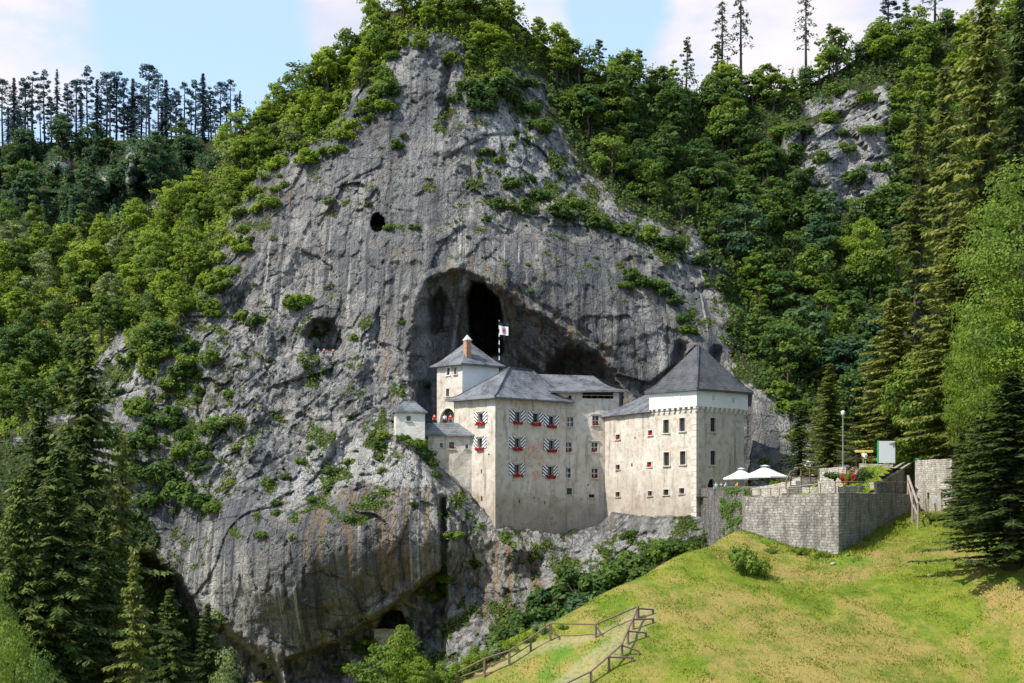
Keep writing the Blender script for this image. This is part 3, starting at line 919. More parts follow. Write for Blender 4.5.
def meadow_z(x, y):
    x, y = np.asarray(x, np.float32), np.asarray(y, np.float32)
    z = tps_meadow(x, y)
    s = sdf(x, y, EDGE)
    drop = np.clip(-s + .6, 0, 60)
    zz = z - np.where(drop < 4, drop * drop * .14, 2.24 + (drop - 4) * 1.12)
    zz = np.where(s < 0, np.maximum(zz, -26 + 1.2 * pn(x / 9, y / 9, x * 0)), zz)
    return zz + .16 * fbm(x / 3.5, y / 3.5, x * 0 + .7, 3) + .05 * pn(x / .6, y / .6, x * 0)


gx = np.concatenate([np.arange(-110, -16, 3.0), np.arange(-16, 52, .42), np.arange(52, 96, 2.0)])
gy = np.concatenate([np.arange(-16, 55, 2.5), np.arange(55, 130, .42), np.arange(130, 176, 2.5)])
GX, GY = np.meshgrid(gx, gy)
GZ = meadow_z(GX, GY)
gs = sdf(GX, GY, EDGE)
g1 = fbm(GX / 7, GY / 7, GX * 0 + 5, 3)


def seg_d(x, y, pts):
    d = np.full(np.shape(x), 1e9)
    for (x0, y0), (x1, y1) in zip(pts[:-1], pts[1:]):
        ex, ey = x1 - x0, y1 - y0
        t = np.clip(((x - x0) * ex + (y - y0) * ey) / (ex * ex + ey * ey), 0, 1)
        d = np.minimum(d, np.hypot(x - x0 - t * ex, y - y0 - t * ey))
    return d


def ground(px, py):
    """where the view ray through a picture point meets the meadow"""
    Y = np.linspace(55, 135, 1600)
    z = meadow_z((px - 512) / F * Y, Y)
    r = (HZ - py) / F * Y
    k = np.argmax(r <= z)
    return Vector(((px - 512) / F * Y[k], float(Y[k]), float(z[k])))


pth = [ground(*q) for q in ((566, 683), (590, 664), (615, 648), (632, 628), (645, 612))]
pth2 = [ground(*q) for q in ((470, 678), (500, 662), (530, 650), (552, 643), (580, 640), (612, 630))]
g2 = fbm(GX / 3.2 + 4, GY / 5, GX * 0 + 9, 3)
dry = np.maximum(.4 * sstep(g1 + .6 * g2 - .02 * gs, .08, .6), .8 * sstep(seg_d(GX, GY, [(p.x, p.y) for p in (ground(850, 575), ground(900, 552), ground(960, 555), ground(1010, 590))]) + 2.2 * g2, 3.0, .6))
lush = sstep(sdf(GX, GY, [(p.x, p.y) for p in (ground(500, 682), ground(560, 648), ground(610, 640), ground(585, 660), ground(560, 682))]) + g1, -2, 2)
wall_d = seg_d(GX, GY, [(21.5, 112), (29.5, 104.6), (42, 124.5)])
lush = np.maximum(lush, .9 * sstep(wall_d, 4.5, .5))
pathm = .75 * np.maximum(sstep(seg_d(GX, GY, [(p.x, p.y) for p in pth]) + .5 * g1, 1.5, .6), .8 * sstep(seg_d(GX, GY, [(p.x, p.y) for p in pth2]) + .4 * g1, 1.0, .4))
mm = np.stack([dry, lush, pathm, 0 * GX], -1)
a, b = GX.shape
idx = np.arange(a * b).reshape(a, b)
me = np_mesh('meadow', np.stack([GX, GY, GZ], -1).reshape(-1, 3), np.stack([idx[:-1, :-1], idx[:-1, 1:], idx[1:, 1:], idx[1:, :-1]], -1).reshape(-1, 4), True)
ca = me.color_attributes.new('masks', 'FLOAT_COLOR', 'POINT')
ca.data.foreach_set('color', np.clip(mm, 0, 1).astype(np.float32).reshape(-1, 4).ravel())
tag(obj('meadow', me, M['meadow']), kind='structure')
# ------------------------------------------------------------------ the castle
CBASE = Vector((6.0, 160.0, -3.0))
castle = tag(empty('castle', CBASE), 'pale plastered castle with grey shingle roofs built into the mouth of the cliff cave', 'castle')


class Face:
    """a vertical wall face from plan point p0 (left as seen) to p1"""
    def __init__(s, p0, p1, zb, zt):
        s.p0, s.p1, s.zb, s.zt = Vector(p0), Vector(p1), zb, zt
        d = s.p1 - s.p0
        s.L = d.length
        s.t = d / s.L
        s.n = Vector((s.t.y, -s.t.x))          # outward, towards the viewer
        s.rz = math.atan2(s.t.y, s.t.x)
        s.open = []

    def hit(s, px, py):
        k = (px - 512) / F
        # p0.x + t*sx = k*(p0.y + t*sy)
        q = (k * s.p0.y - s.p0.x) / (s.t.x - k * s.t.y)
        Y = s.p0.y + s.t.y * q
        return q, (HZ - py) / F * Y, Y

    def pt(s, q, z, out=0.0):
        p = s.p0 + s.t * q + s.n * out
        return Vector((p.x, p.y, z))

    def ppm(s, px, py):
        """picture pixels per metre along the wall and upright"""
        q0, z, Y = s.hit(px, py)
        q1 = s.hit(px + 1, py)[0]
        return 1 / abs(q1 - q0), F / Y


def wall(faces, name, mat, depth_back=6.0, parent=castle, off=CBASE, reveal=.34, skip_back=False):
    """walls with real openings: the faces, a back and the sides, as one mesh"""
    m = MB()
    for f in faces:
        qs = sorted({0.0, f.L, *[v for o in f.open for v in (o[0], o[1])]})
        zs = sorted({f.zb, f.zt, *[v for o in f.open for v in (o[2], o[3])]})
        # keep the wall in panels of at most 2.5 m, so that it can be a little uneven
        def fine(a):
            out = []
            for u, v in zip(a[:-1], a[1:]):
                n = max(1, int((v - u) / 1.6))
                out += [u + (v - u) * i / n for i in range(n)]
            return out + [a[-1]]
        qs, zs = fine(qs), fine(zs)

        def P(q, z, o=0.0):
            j = 0.0
            if 0 < q < f.L:
                j = .09 * math.sin(q * 1.7 + z * .9) * math.sin(z * 1.3 - q * .4)
            return f.pt(q, z, o + j)
        for q0, q1 in zip(qs[:-1], qs[1:]):
            for z0, z1 in zip(zs[:-1], zs[1:]):
                qm, zm = (q0 + q1) / 2, (z0 + z1) / 2
                if any(o[0] < qm < o[1] and o[2] < zm < o[3] for o in f.open):
                    continue
                m.poly([P(q0, z0), P(q1, z0), P(q1, z1), P(q0, z1)])
        for q0, q1, z0, z1 in [o[:4] for o in f.open]:
            for a, b in (((q0, z0), (q0, z1)), ((q0, z1), (q1, z1)), ((q1, z1), (q1, z0)), ((q1, z0), (q0, z0))):
                m.poly([P(*a), P(*b), f.pt(b[0], b[1], -reveal - .12), f.pt(a[0], a[1], -reveal - .12)])
    # back and top closing
    a, b = faces[0], faces[-1]
    if not skip_back:
        bk = [Vector((a.p0.x + depth_back * -a.n.x, a.p0.y + depth_back * -a.n.y)), Vector((b.p1.x + depth_back * -b.n.x, b.p1.y + depth_back * -b.n.y))]
        ring = [a.p0] + [f.p1 for f in faces] + bk[::-1]
        zt, zb = min(f.zt for f in faces) - .02, a.zb
        for p, q in ((ring[len(faces)], ring[len(faces) + 1]), (ring[len(faces) + 1], ring[len(faces) + 2]), (ring[len(faces) + 2], ring[0])):
            m.poly([(p.x, p.y, zb), (q.x, q.y, zb), (q.x, q.y, zt), (p.x, p.y, zt)])
        m.poly([(p.x, p.y, zt) for p in ring])
    return m.build(name, mat, parent, off=off)


def opening(f, px, py, wpx, hpx):
    kx, kz = f.ppm(px, py)
    q, z, Y = f.hit(px, py)
    w_, h_ = wpx / kx, hpx / kz
    o = (q - w_ / 2, q + w_ / 2, z - h_ / 2, z + h_ / 2)
    f.open.append(o)
    return o


def window(f, px, py, wpx, hpx, kind='plain', wm=None, hm=None):
    kx, kz = f.ppm(px, py)
    wpx = wm * kx if wm else wpx
    hpx = hm * kz if hm else hpx
    q0, q1, z0, z1 = opening(f, px, py, wpx, hpx)
    w_, h_ = q1 - q0, z1 - z0
    c = f.pt((q0 + q1) / 2, (z0 + z1) / 2) - CBASE
    g = M['glass'] if kind not in ('slit', 'void') else M['void']
    # the pane is the window's own mesh, set back in the opening; local x along the wall, y out of it, z up
    m = MB()
    m.box((0, -.30 * -1, 0), (w_ + .02, .05, h_ + .02))
    o = m.build('window', g, castle, loc=c, rz=f.rz)       # local +y points into the wall
    if kind in ('slit', 'void'):
        return o
    fr = MB()
    t = .13 if kind != 'small' else .09
    dy = -.03
    fm = M['frame_white'] if kind == 'white' else M['frame']
    for x in (-1, 1):
        fr.box((x * (w_ / 2 + t / 2), dy + .03, 0), (t, .14, h_ + 2 * t))
    fr.box((0, dy + .03, h_ / 2 + t / 2), (w_ - .004, .15, t))
    fr.box((0, dy - .01, -h_ / 2 - t / 2), (w_ + .42, .28, t * .95))
    fr.build('frame', fm, o)
    if kind in ('hood', 'hood_red', 'shutter'):
        hd = MB()
        hd.box((0, -.06, h_ / 2 + t + .10), (w_ + .55, .26, .10))
        hd.build('hood', M['frame'], o)
    if kind in ('hood', 'hood_red', 'tall'):
        mu = MB()
        mu.box((0, .245, 0), (.07, .05, h_))
        for k in ((0.0,) if kind != 'tall' else (-.18, .18)):
            mu.box((0, .24, k * h_), (w_, .05, .07))
        mu.build('glazing_bar', M['frame_white'] if kind != 'tall' else M['wood_dark'], o)
    if kind in ('hood_red', 'small_red', 'shutter'):
        fl = MB()
        rr = random.Random(int(px * 31 + py))
        n = 26 if kind == 'shutter' else 9
        ww = w_ * (1.62 if kind == 'shutter' else .94)
        dz0 = -h_ / 2 - (.22 if kind == 'shutter' else -.13)
        for k in range(n):
            r_ = rr.uniform(.10, .17)
            cx, cy, cz = rr.uniform(-ww / 2, ww / 2), -.24 + rr.uniform(-.13, .1), dz0 + rr.uniform(-.20, .22)
            if kind != 'shutter':
                cy += .2
            vs = [Vector((cx, cy, cz)) + Vector((a, b, c2)) * r_ for a, b, c2 in ((1, 0, 0), (-1, 0, 0), (0, 1, 0), (0, -1, 0), (0, 0, 1), (0, 0, -1))]
            fl.mesh(vs, [(0, 2, 4), (2, 1, 4), (1, 3, 4), (3, 0, 4), (2, 0, 5), (1, 2, 5), (3, 1, 5), (0, 3, 5)])
        if kind == 'shutter':
            fl.box((0, -.2, -h_ / 2 - .36), (w_ * 1.5, .24, .18))
        fl.build('flower_box', M['flower_red'], o)
    if kind == 'shutter':
        for sx, mt in ((-1, 'stripe_l'), (1, 'stripe_r')):
            sh = MB()
            sh.box((0, 0, 0), (.80, .05, h_ + .34))
            sh.build('shutter', M[mt], o, loc=(sx * (w_ / 2 + .47), -.10, .02), rz=sx * .10)
    return o


def stone_ring(f, q0, q1, z0, z1, name='arch'):
    """a round stone arch in front of an opening"""
    m = MB()
    r_ = (q1 - q0) / 2
    cq, cz = (q0 + q1) / 2, z1 - r_
    # spandrels close the square corners of the opening
    for s in (-1, 1):
        pts = [f.pt(cq + s * r_, z1, .012)]
        for k in range(9):
            a = math.pi / 2 * k / 8
            pts.append(f.pt(cq + s * r_ * math.cos(a), cz + r_ * math.sin(a), .012))
        if s < 0:
            pts = pts[::-1]
        m.poly(pts)
    t = .22
    for k in range(12):
        a0, a1 = math.pi * k / 12, math.pi * (k + 1) / 12
        pin = [(cq + r_ * math.cos(a), cz + r_ * math.sin(a)) for a in (a0, a1)]
        pout = [(cq + (r_ + t) * math.cos(a), cz + (r_ + t) * math.sin(a)) for a in (a0, a1)]
        q = [f.pt(*pin[0], .09), f.pt(*pout[0], .09), f.pt(*pout[1], .09), f.pt(*pin[1], .09)]
        b = [f.pt(*pin[0], -.2), f.pt(*pout[0], .0), f.pt(*pout[1], .0), f.pt(*pin[1], -.2)]
        m.mesh(q + b, [(0, 1, 2, 3), (1, 5, 6, 2), (0, 3, 7, 4)])
    return m


TH = R(40)
u = Vector((math.cos(TH), math.sin(TH)))          # along the right-hand faces
lft = Vector((-math.sin(TH), math.cos(TH)))       # along the left-hand faces, away from the viewer

# --- right keep
rc = Vector((23.32, 148.0))
rl, rr_ = rc + lft * 7.4, rc + u * 9.4
F_RL, F_RR = Face(rl, rc, -7, 11.9), Face(rc, rr_, -7, 11.9)
for px, py in ((666.4, 426.4), (682.4, 424.6), (666.6, 458.9), (683, 457.9)):
    window(F_RL, px, py, 5.6, 13.4, 'tall')
for px, py in ((666.2, 492.2), (682, 490.9)):
    window(F_RL, px, py, 5.2, 5.6, 'small')
for px, py in ((713, 424.8), (713, 457.8)):
    window(F_RR, px, py, 5.8, 14, 'tall')
dq = opening(F_RR, 711.2, 491, 6.6, 24.5)
wall([F_RL, F_RR], 'wall', M['plaster'], 8.0)
stone_ring(F_RR, *dq).build('arch', M['frame'], castle, off=CBASE)
d_ = MB()
d_.box((0, .32, 0), (dq[1] - dq[0], .08, dq[3] - dq[2]))
d_.build('door', M['void'], castle, loc=F_RR.pt((dq[0] + dq[1]) / 2, (dq[2] + dq[3]) / 2) - CBASE, rz=F_RR.rz)
# quoins on the corner
qn = MB()
for k in range(22):
    z = -4.5 + k * .74
    lq, rq_ = (.85, .45) if k % 2 else (.45, .85)
    a, b, c = F_RL.pt(F_RL.L - lq, z, .03), F_RL.pt(F_RL.L, z, 0), F_RR.pt(rq_, z, .03)
    cor = Vector((rc.x, rc.y, z)) + Vector(((F_RL.n + F_RR.n).x, (F_RL.n + F_RR.n).y, 0)) * .03
    for p, q in ((a, cor), (cor, c)):
        qn.poly([p, q, q + Vector((0, 0, .68)), p + Vector((0, 0, .68))])
qn.build('quoins', M['frame'], castle, off=CBASE)
# white parapet on little arches
pz0, pz1 = 11.85, 14.2
pb = MB()
ovh = .38
PL0, PLC, PR1 = F_RL.pt(-ovh, 0, ovh), rc.to_3d() + ((F_RL.n + F_RR.n) * ovh).to_3d(), F_RR.pt(F_RR.L + ovh, 0, ovh)
bk = rl + u * 9.4
PB = bk.to_3d() + (lft * ovh + u * ovh).to_3d()
ring = [PL0, PLC, PR1, PB]
for i in range(4):
    p, q = ring[i], ring[(i + 1) % 4]
    pb.poly([(p.x, p.y, pz0), (q.x, q.y, pz0), (q.x, q.y, pz1), (p.x, p.y, pz1)])
pb.poly([(p.x, p.y, pz1) for p in ring])
pb.poly([(p.x, p.y, pz0) for p in ring[::-1]])
pb.build('parapet', M['plaster_white'], castle, off=CBASE)
cb = MB()
for f, n in ((F_RL, 8), (F_RR, 10)):
    for k in range(n + 1):
        q = f.L * k / n
        for h, o, w_ in ((.28, .36, .40), (.34, .22, .32)):
            cb.box(f.pt(q, pz0 - .14 if o > .3 else pz0 - .44, o / 2), (w_, o, h), rz=f.rz)
cb.build('corbels', M['plaster_pale'], castle, off=CBASE)
for f, px, py in ((F_RL, 663.4, 400.6), (F_RL, 681.5, 397.6), (F_RR, 711, 398.2), (F_RR, 731, 400.5)):
    q, z, Y = f.hit(px, py)
    s_ = MB()
    s_.box((0, 0, 0), (.42, .06, .62))
    s_.build('loophole', M['plaster_pale'] if f is F_RL else M['frame'], castle, loc=f.pt(q, z, ovh + .02) - CBASE, rz=f.rz)


def hip_roof(name, ring, mids, top, mat, soffit=True):
    """ring: eave points; mids: inner ring (bell-cast); top: points the inner ring meets, one per corner"""
    m = MB()
    n = len(ring)
    def strip(A, B, k=6):
        for i in range(n):
            j = (i + 1) % n
            for s in range(k):
                a0, a1 = A[i].lerp(A[j], s / k), A[i].lerp(A[j], (s + 1) / k)
                b0, b1 = B[i].lerp(B[j], s / k), B[i].lerp(B[j], (s + 1) / k)
                if (b0 - b1).length < 1e-5: m.poly([a0, a1, b0])
                else: m.poly([a0, a1, b1, b0])
    low = [p - Vector((0, 0, .22)) for p in ring]
    strip(low, ring)
    strip(ring, mids)
    strip(mids, top)
    if soffit:
        m.poly([p for p in low[::-1]])
    return m.build(name, mat, castle, off=CBASE)


def V(p, z):
    return Vector((p.x, p.y, z))


e = .9
ring = [V(rl + (-u + lft) * e * .9, 14.15), V(rc + (-u - lft) * e, 14.0), V(rr_ + (u - lft) * e, 14.15), V(bk + (u + lft) * e * .9, 14.15)]
ctr = (rl + rr_) / 2
ax = [ctr - u * .35, ctr + u * .35]
topz = 20.3
mids = [p.lerp(V(ctr, topz), .22) - Vector((0, 0, .42)) for p in ring]
hip_roof('roof', ring, mids, [V(ax[0], topz), V(ax[0], topz), V(ax[1], topz), V(ax[1], topz)], M['shingle_dark'])
# hip ridge caps
rdg = MB()
for a_, m_ in zip(ring[:3], mids[:3]):
    rdg.tube([a_ + Vector((0, 0, .03)), m_ + Vector((0, 0, .05)), V(ctr, topz + .08)], [.11, .11, .11], 5)
rdg.build('ridge_cap', M['shingle_dark'], castle, off=CBASE)

# --- wing between the keep and the tall block
wl = Vector((12.96, 163.2))
F_W = Face(wl, Vector((rl.x, rl.y)) + Vector((.0, 0.0)), -7, 11.75)
for px, py, k in ((618.1, 437, 'small_red'), (650.5, 432.7, 'small_red'), (618, 467.2, 'small'), (649.5, 464.4, 'small_red'), (618, 494.3, 'small'), (650.2, 493.4, 'small')):
    window(F_W, px, py, 4.2, 4.9, k)
window(F_W, 631.6, 465, 1.8, 3.4, 'slit')
window(F_W, 635.4, 438, 1.2, 2.6, 'slit')
wall([F_W], 'wall', M['plaster'], 7.0)
m = MB()
ez = 11.75
A0, A1 = F_W.pt(-.5, ez, .55), F_W.pt(F_W.L + .1, ez, .55)
B0, B1 = F_W.pt(2.2, ez + 2.9, -5.2), F_W.pt(F_W.L + .1, ez + 3.4, -5.2)
for s in range(8):
    m.poly([A0.lerp(A1, s / 8), A0.lerp(A1, (s + 1) / 8), B0.lerp(B1, (s + 1) / 8), B0.lerp(B1, s / 8)])
dn = Vector((0, 0, -.2))
m.poly([A0 + dn, A1 + dn, A1, A0])
m.poly([A0 + dn, A0, B0, B0 + dn])
m.poly([A1 + dn, A0 + dn, B0 + dn, B1 + dn])
C0 = F_W.pt(-2.8, ez + .2, -6.0)
m.poly([A0, B0, C0])
m.build('roof', M['shingle'], castle, off=CBASE)

# --- tall block at the back with the open loggia
F_C = Face((1.0, 161.3), (15.0, 163.75), -6.5, 15.0)
for px, py, k in ((570.2, 422, 'hood'), (595.4, 420.6, 'hood_red'), (568.4, 447.2, 'hood_red'), (594.5, 447.2, 'hood_red'), (567.4, 473, 'hood'), (594.5, 473.4, 'hood_red')):
    window(F_C, px, py, 6.2, 9.4, k)
window(F_C, 569.3, 491.3, 5.2, 6.6, 'small')
window(F_C, 591.6, 496, 5.8, 3.6, 'small')
window(F_C, 570, 398, 3, 5, 'slit')
window(F_C, 588, 485, 1.4, 1.6, 'slit')
lo = opening(F_C, 598, 395.2, 31, 6.6)
wall([F_C], 'wall', M['plaster'], 6.5)
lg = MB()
lg.box((0, 1.6, 0), (lo[1] - lo[0], .1, lo[3] - lo[2]))  # black board standing in for the shade inside the loggia
lg.build('loggia_shade_panel', M['void'], castle, loc=F_C.pt((lo[0] + lo[1]) / 2, (lo[2] + lo[3]) / 2) - CBASE, rz=F_C.rz)
for k in range(5):
    ps = MB()
    ps.box((0, .16, 0), (.16, .16, lo[3] - lo[2]))
    ps.build('post', M['wood_dark'], castle, loc=F_C.pt(lo[0] + (lo[1] - lo[0]) * (k + .5) / 5, (lo[2] + lo[3]) / 2) - CBASE, rz=F_C.rz)
rl_ = MB()
rl_.box((0, .1, 0), (lo[1] - lo[0], .1, .12))
rl_.build('rail', M['wood_grey'], castle, loc=F_C.pt((lo[0] + lo[1]) / 2, lo[2] + .45) - CBASE, rz=F_C.rz)
m = MB()
E0, E1 = F_C.pt(4.2, 15.05, .75), F_C.pt(F_C.L + .65, 15.35, .75)
T0, T1 = F_C.pt(3.2, 18.1, -6.2), F_C.pt(F_C.L - 2.2, 18.0, -6.2)
n = 8
def crv(a, b, t):
    return a.lerp(b, t) - Vector((0, 0, .45 * math.sin(t * math.pi)))
for i in range(n):
    for j in range(4):
        g = lambda s, t: crv(E0.lerp(E1, s), T0.lerp(T1, s), t)
        m.poly([g(i / n, j / 4), g((i + 1) / n, j / 4), g((i + 1) / n, (j + 1) / 4), g(i / n, (j + 1) / 4)])
m.poly([E0 - Vector((0, 0, .25)), E1 - Vector((0, 0, .25)), E1, E0])
RB = F_C.pt(F_C.L + .65, 15.4, -6.2)
m.poly([E1, RB, T1])
m.poly([E1 - Vector((0, 0, .25)), E0 - Vector((0, 0, .25)), F_C.pt(4.2, 14.8, -6.2), RB - Vector((0, 0, .6))])
m.build('roof', M['shingle'], castle, off=CBASE)

# --- main block with the striped shutters
bc = Vector((-2.2, 154.0))
bl, br = bc + lft * 9.0, bc + u * 12.6
F_BL, F_BR = Face(bl, bc, -6, 13.5), Face(bc, br, -6, 13.5)
for px, py in ((517.3, 416.6), (535.4, 418.0), (551.2, 420.6), (517, 442.8), (551, 444.8), (516.8, 469.0), (550, 471.0)):
    window(F_BR, px, py, 0, 0, 'shutter', .98, 1.18)
for px, py in ((481.0, 417.6), (480.4, 442.6)):
    window(F_BL, px, py, 0, 0, 'shutter', .98, 1.18)
for px, py, h in ((481.6, 471.5, 4), (482, 498.6, 5), (489, 454.4, 1.5)):
    window(F_BL, px, py, 1.6, h, 'slit')
for px, py, h in ((519.6, 501.5, 4), (544.5, 502.6, 3), (534.0, 498, 2)):
    window(F_BR, px, py, 1.3, h, 'slit')
wall([F_BL, F_BR], 'wall', M['plaster'], 9.0)
e = .85
bbk = bl + u * 12.6
ring = [V(bl + (-u + lft) * e, 13.75), V(bc + (-u - lft) * e, 13.55), V(br + (u * 1.0 - lft) * e, 13.6), V(bbk + (u * .2 + lft) * e, 13.75)]
rz_ = 18.15
ra, rb = at(509.5, 369.6, 160.6), at(532.5, 370.2, 164.6)
ra.z = rb.z = rz_
mids = [p.lerp(q, .2) - Vector((0, 0, .30)) for p, q in zip(ring, (ra, ra, rb, rb))]
hip_roof('roof', ring, mids, [ra, ra, rb, rb], M['shingle'])
rdg = MB()
for a_, m_, t_ in ((ring[1], mids[1], ra), (ring[2], mids[2], rb), (ring[0], mids[0], ra)):
    rdg.tube([a_ + Vector((0, 0, .02)), m_ + Vector((0, 0, .04)), t_ + Vector((0, 0, .06))], [.10] * 3, 5)
rdg.tube([ra + Vector((0, 0, .06)), rb + Vector((0, 0, .06))], [.12, .12], 5)
rdg.build('ridge_cap', M['shingle_dark'], castle, off=CBASE)

# --- low wing on the left under the balcony
F_A = Face((-11.3, 157.4), (-4.6, 157.9), -1.5, 8.95)
for px, py, w_, h, k in ((441.4, 445.4, 3.2, 4.6, 'small'), (451.7, 445.4, 5.2, 6.6, 'small_red'), (466.7, 446.6, 2.8, 4.2, 'small')):
    window(F_A, px, py, w_, h, k)
wall([F_A], 'wall', M['plaster'], 5.5)
m = MB()
E0, E1 = F_A.pt(-.35, 8.85, .5), F_A.pt(F_A.L + .6, 8.75, .5)
T0, T1 = F_A.pt(-.2, 10.55, -2.6), F_A.pt(F_A.L + .1, 10.6, -2.6)
for i in range(6):
    m.poly([E0.lerp(E1, i / 6), E0.lerp(E1, (i + 1) / 6), T0.lerp(T1, (i + 1) / 6), T0.lerp(T1, i / 6)])
m.poly([E0 + dn, E1 + dn, E1, E0])
m.poly([E0 + dn, E0, T0, T0 + dn])
m.poly([E1 + dn, E0 + dn, T0 + dn, T1 + dn])
m.poly([T0, T1, T1 - Vector((0, 0, 1.5)), T0 - Vector((0, 0, 1.5))])
m.build('roof', M['shingle'], castle, off=CBASE)
m = MB()
m.box(F_A.pt(F_A.L - 1.2, 10.95, -2.4), (1.4, .3, 1.5), F_A.rz)
m.box(F_A.pt(F_A.L * .45, 10.0, -4.6), (F_A.L, 3.6, .3), F_A.rz)
m.build('balcony', M['plaster_white'], castle, off=CBASE)

# --- upper left tower with the gateway
dc = Vector((-6.83, 161.0))
dl, dr = dc + lft * 5.9, dc + u * 6.5
F_DL, F_DR = Face(dl, dc, 6, 18.75), Face(dc, dr, 6, 18.75)
window(F_DL, 448.4, 371.4, 3.4, 7.6, 'white')
window(F_DL, 447.9, 392.6, 3.0, 8.0, 'small')
window(F_DL, 455.4, 371, 2.6, 7.0, 'small')
gq = opening(F_DL, 448, 416.5, 16, 16.5)
wall([F_DL], 'wall', M['plaster'], 6.5, skip_back=True)
wall([F_DR], 'wall', M['plaster_white'], 5.9, skip_back=True)
stone_ring(F_DL, *gq).build('arch', M['plaster_pale'], castle, off=CBASE)
g_ = MB()
g_.box((0, .9, 0), (gq[1] - gq[0] + .6, .1, gq[3] - gq[2] + .4))
g_.build('gateway', M['masonry_shaded'], castle, loc=F_DL.pt((gq[0] + gq[1]) / 2, (gq[2] + gq[3]) / 2) - CBASE, rz=F_DL.rz)
e = .7
dbk = dl + u * 6.5
ring = [V(dl + (-u + lft) * e, 18.95), V(dc + (-u - lft) * e, 18.8), V(dr + (u - lft) * e, 18.9), V(dbk + (u + lft) * e, 18.95)]
ctr = (dl + dr) / 2
tz = 22.5
mids = [p.lerp(V(ctr, tz), .25) - Vector((0, 0, .28)) for p in ring]
dr_ = hip_roof('roof', ring, mids, [V(ctr, tz)] * 4, M['shingle'])
ch = MB()
cp = at(467.3, 350, 162.6)
ch.box((0, 0, 0), (.82, .7, 2.5))
cho = ch.build('chimney', M['brick'], dr_, loc=Vector((cp.x, cp.y, 20.9)) - CBASE, rz=TH)
cc = MB()
cc.box((0, 0, 0), (1.0, .86, .12))
cc.mesh([(-.45, -.4, .06), (.45, -.4, .06), (.45, .4, .06), (-.45, .4, .06), (0, 0, .75)], [(0, 1, 4), (1, 2, 4), (2, 3, 4), (3, 0, 4)])
cc.build('chimney_cap', M['plaster_white'], dr_, loc=Vector((cp.x, cp.y, 22.22)) - CBASE, rz=TH)

# --- little guard house on its rock
F_E = Face((-15.45, 155.3), (-11.6, 155.9), 8.0, 11.8)
window(F_E, 408.6, 418.6, 4.2, 5.0, 'small')
wall([F_E], 'wall', M['plaster_pale'], 3.6)
p0, p1 = Vector(F_E.p0), Vector(F_E.p1)
nb = -F_E.n * 3.6
e = .35
ring = [V(p0 + (-F_E.t + F_E.n) * e, 11.85), V(p1 + (F_E.t + F_E.n) * e, 11.75), V(p1 + nb + (F_E.t - F_E.n) * e, 11.85), V(p0 + nb + (-F_E.t - F_E.n) * e, 11.85)]
# eave order must run left, corner, right, back
ta, tb = V(p0.lerp(p1, .33) + nb * .5, 13.35), V(p0.lerp(p1, .67) + nb * .5, 13.35)
mids = [p.lerp(q, .3) - Vector((0, 0, .06)) for p, q in zip(ring, (ta, tb, tb, ta))]
hip_roof('roof', ring, mids, [ta, tb, tb, ta], M['shingle'])

# --- the flag
fp = at(499.3, 368, 166.5)
flag = tag(empty('flag', fp), 'white flag with red emblem and black top on striped pole above the castle roofs', 'flag')
m = MB()
m.tube([(0, 0, -1.0), (0, 0, 6.8)], [.085, .07], 8)
m.build('pole', M['pole'], flag)
m = MB()
nx, nz = 10, 3
def fw(x, z):
    return Vector((.06 + x, -.05 + .10 * math.sin(x * 4.2 + z * .6), z - .10 * x))
for z0, z1, mi in ((6.0, 6.5, 1), (4.75, 6.0, 0)):
    for i in range(nx):
        x0, x1 = 1.5 * i / nx, 1.5 * (i + 1) / nx
        m.poly([fw(x0, z0), fw(x1, z0), fw(x1, z1), fw(x0, z1)], mi)
flag.scale = (.82, 1, 1)
m.build('cloth', [M['white_cloth'], M['flag_black']], flag)
m = MB()
cx, cz = .80, 5.40
for r0, r1 in ((0.0, .24), (.34, .44)):
    for k in range(12):
        a0, a1 = 2 * math.pi * k / 12, 2 * math.pi * (k + 1) / 12
        pts = [(r1, a0), (r1, a1)] + ([(r0, a1), (r0, a0)] if r0 else [(0, 0)])
        m.poly([fw(cx + r_ * math.cos(a) * .9, cz + r_ * math.sin(a)) + Vector((0, -.02, 0)) for r_, a in pts])
m.build('emblem', M['flag_red'], flag)
# ------------------------------------------------------------------ trees and bushes: a few of each kind, copied
def leaf_mesh(name, C, N, S, tone, stretch=.62, droop=None):
    """rhombic leaf sprays at C, facing N, of half length S"""
    n = len(C)
    N = N / (np.linalg.norm(N, axis=1, keepdims=True) + 1e-9)
    if droop is None:
        a = np.cross(N, rng.normal(size=(n, 3)))
    else:
        a = droop - N * (droop * N).sum(1, keepdims=True)
    a /= np.linalg.norm(a, axis=1, keepdims=True) + 1e-9
    b = np.cross(N, a)
    S = S[:, None]
    v = np.stack([C + a * S, C + b * S * stretch, C - a * S * .9, C - b * S * stretch], 1).reshape(-1, 3)
    me = np_mesh(name, v, np.arange(4 * n).reshape(n, 4))
    t = me.attributes.new('tone', 'FLOAT', 'FACE')
    t.data.foreach_set('value', np.asarray(tone, np.float32))
    return me


def unit(n, r=rng):
    v = r.normal(size=(n, 3))
    return v / np.linalg.norm(v, axis=1, keepdims=True)


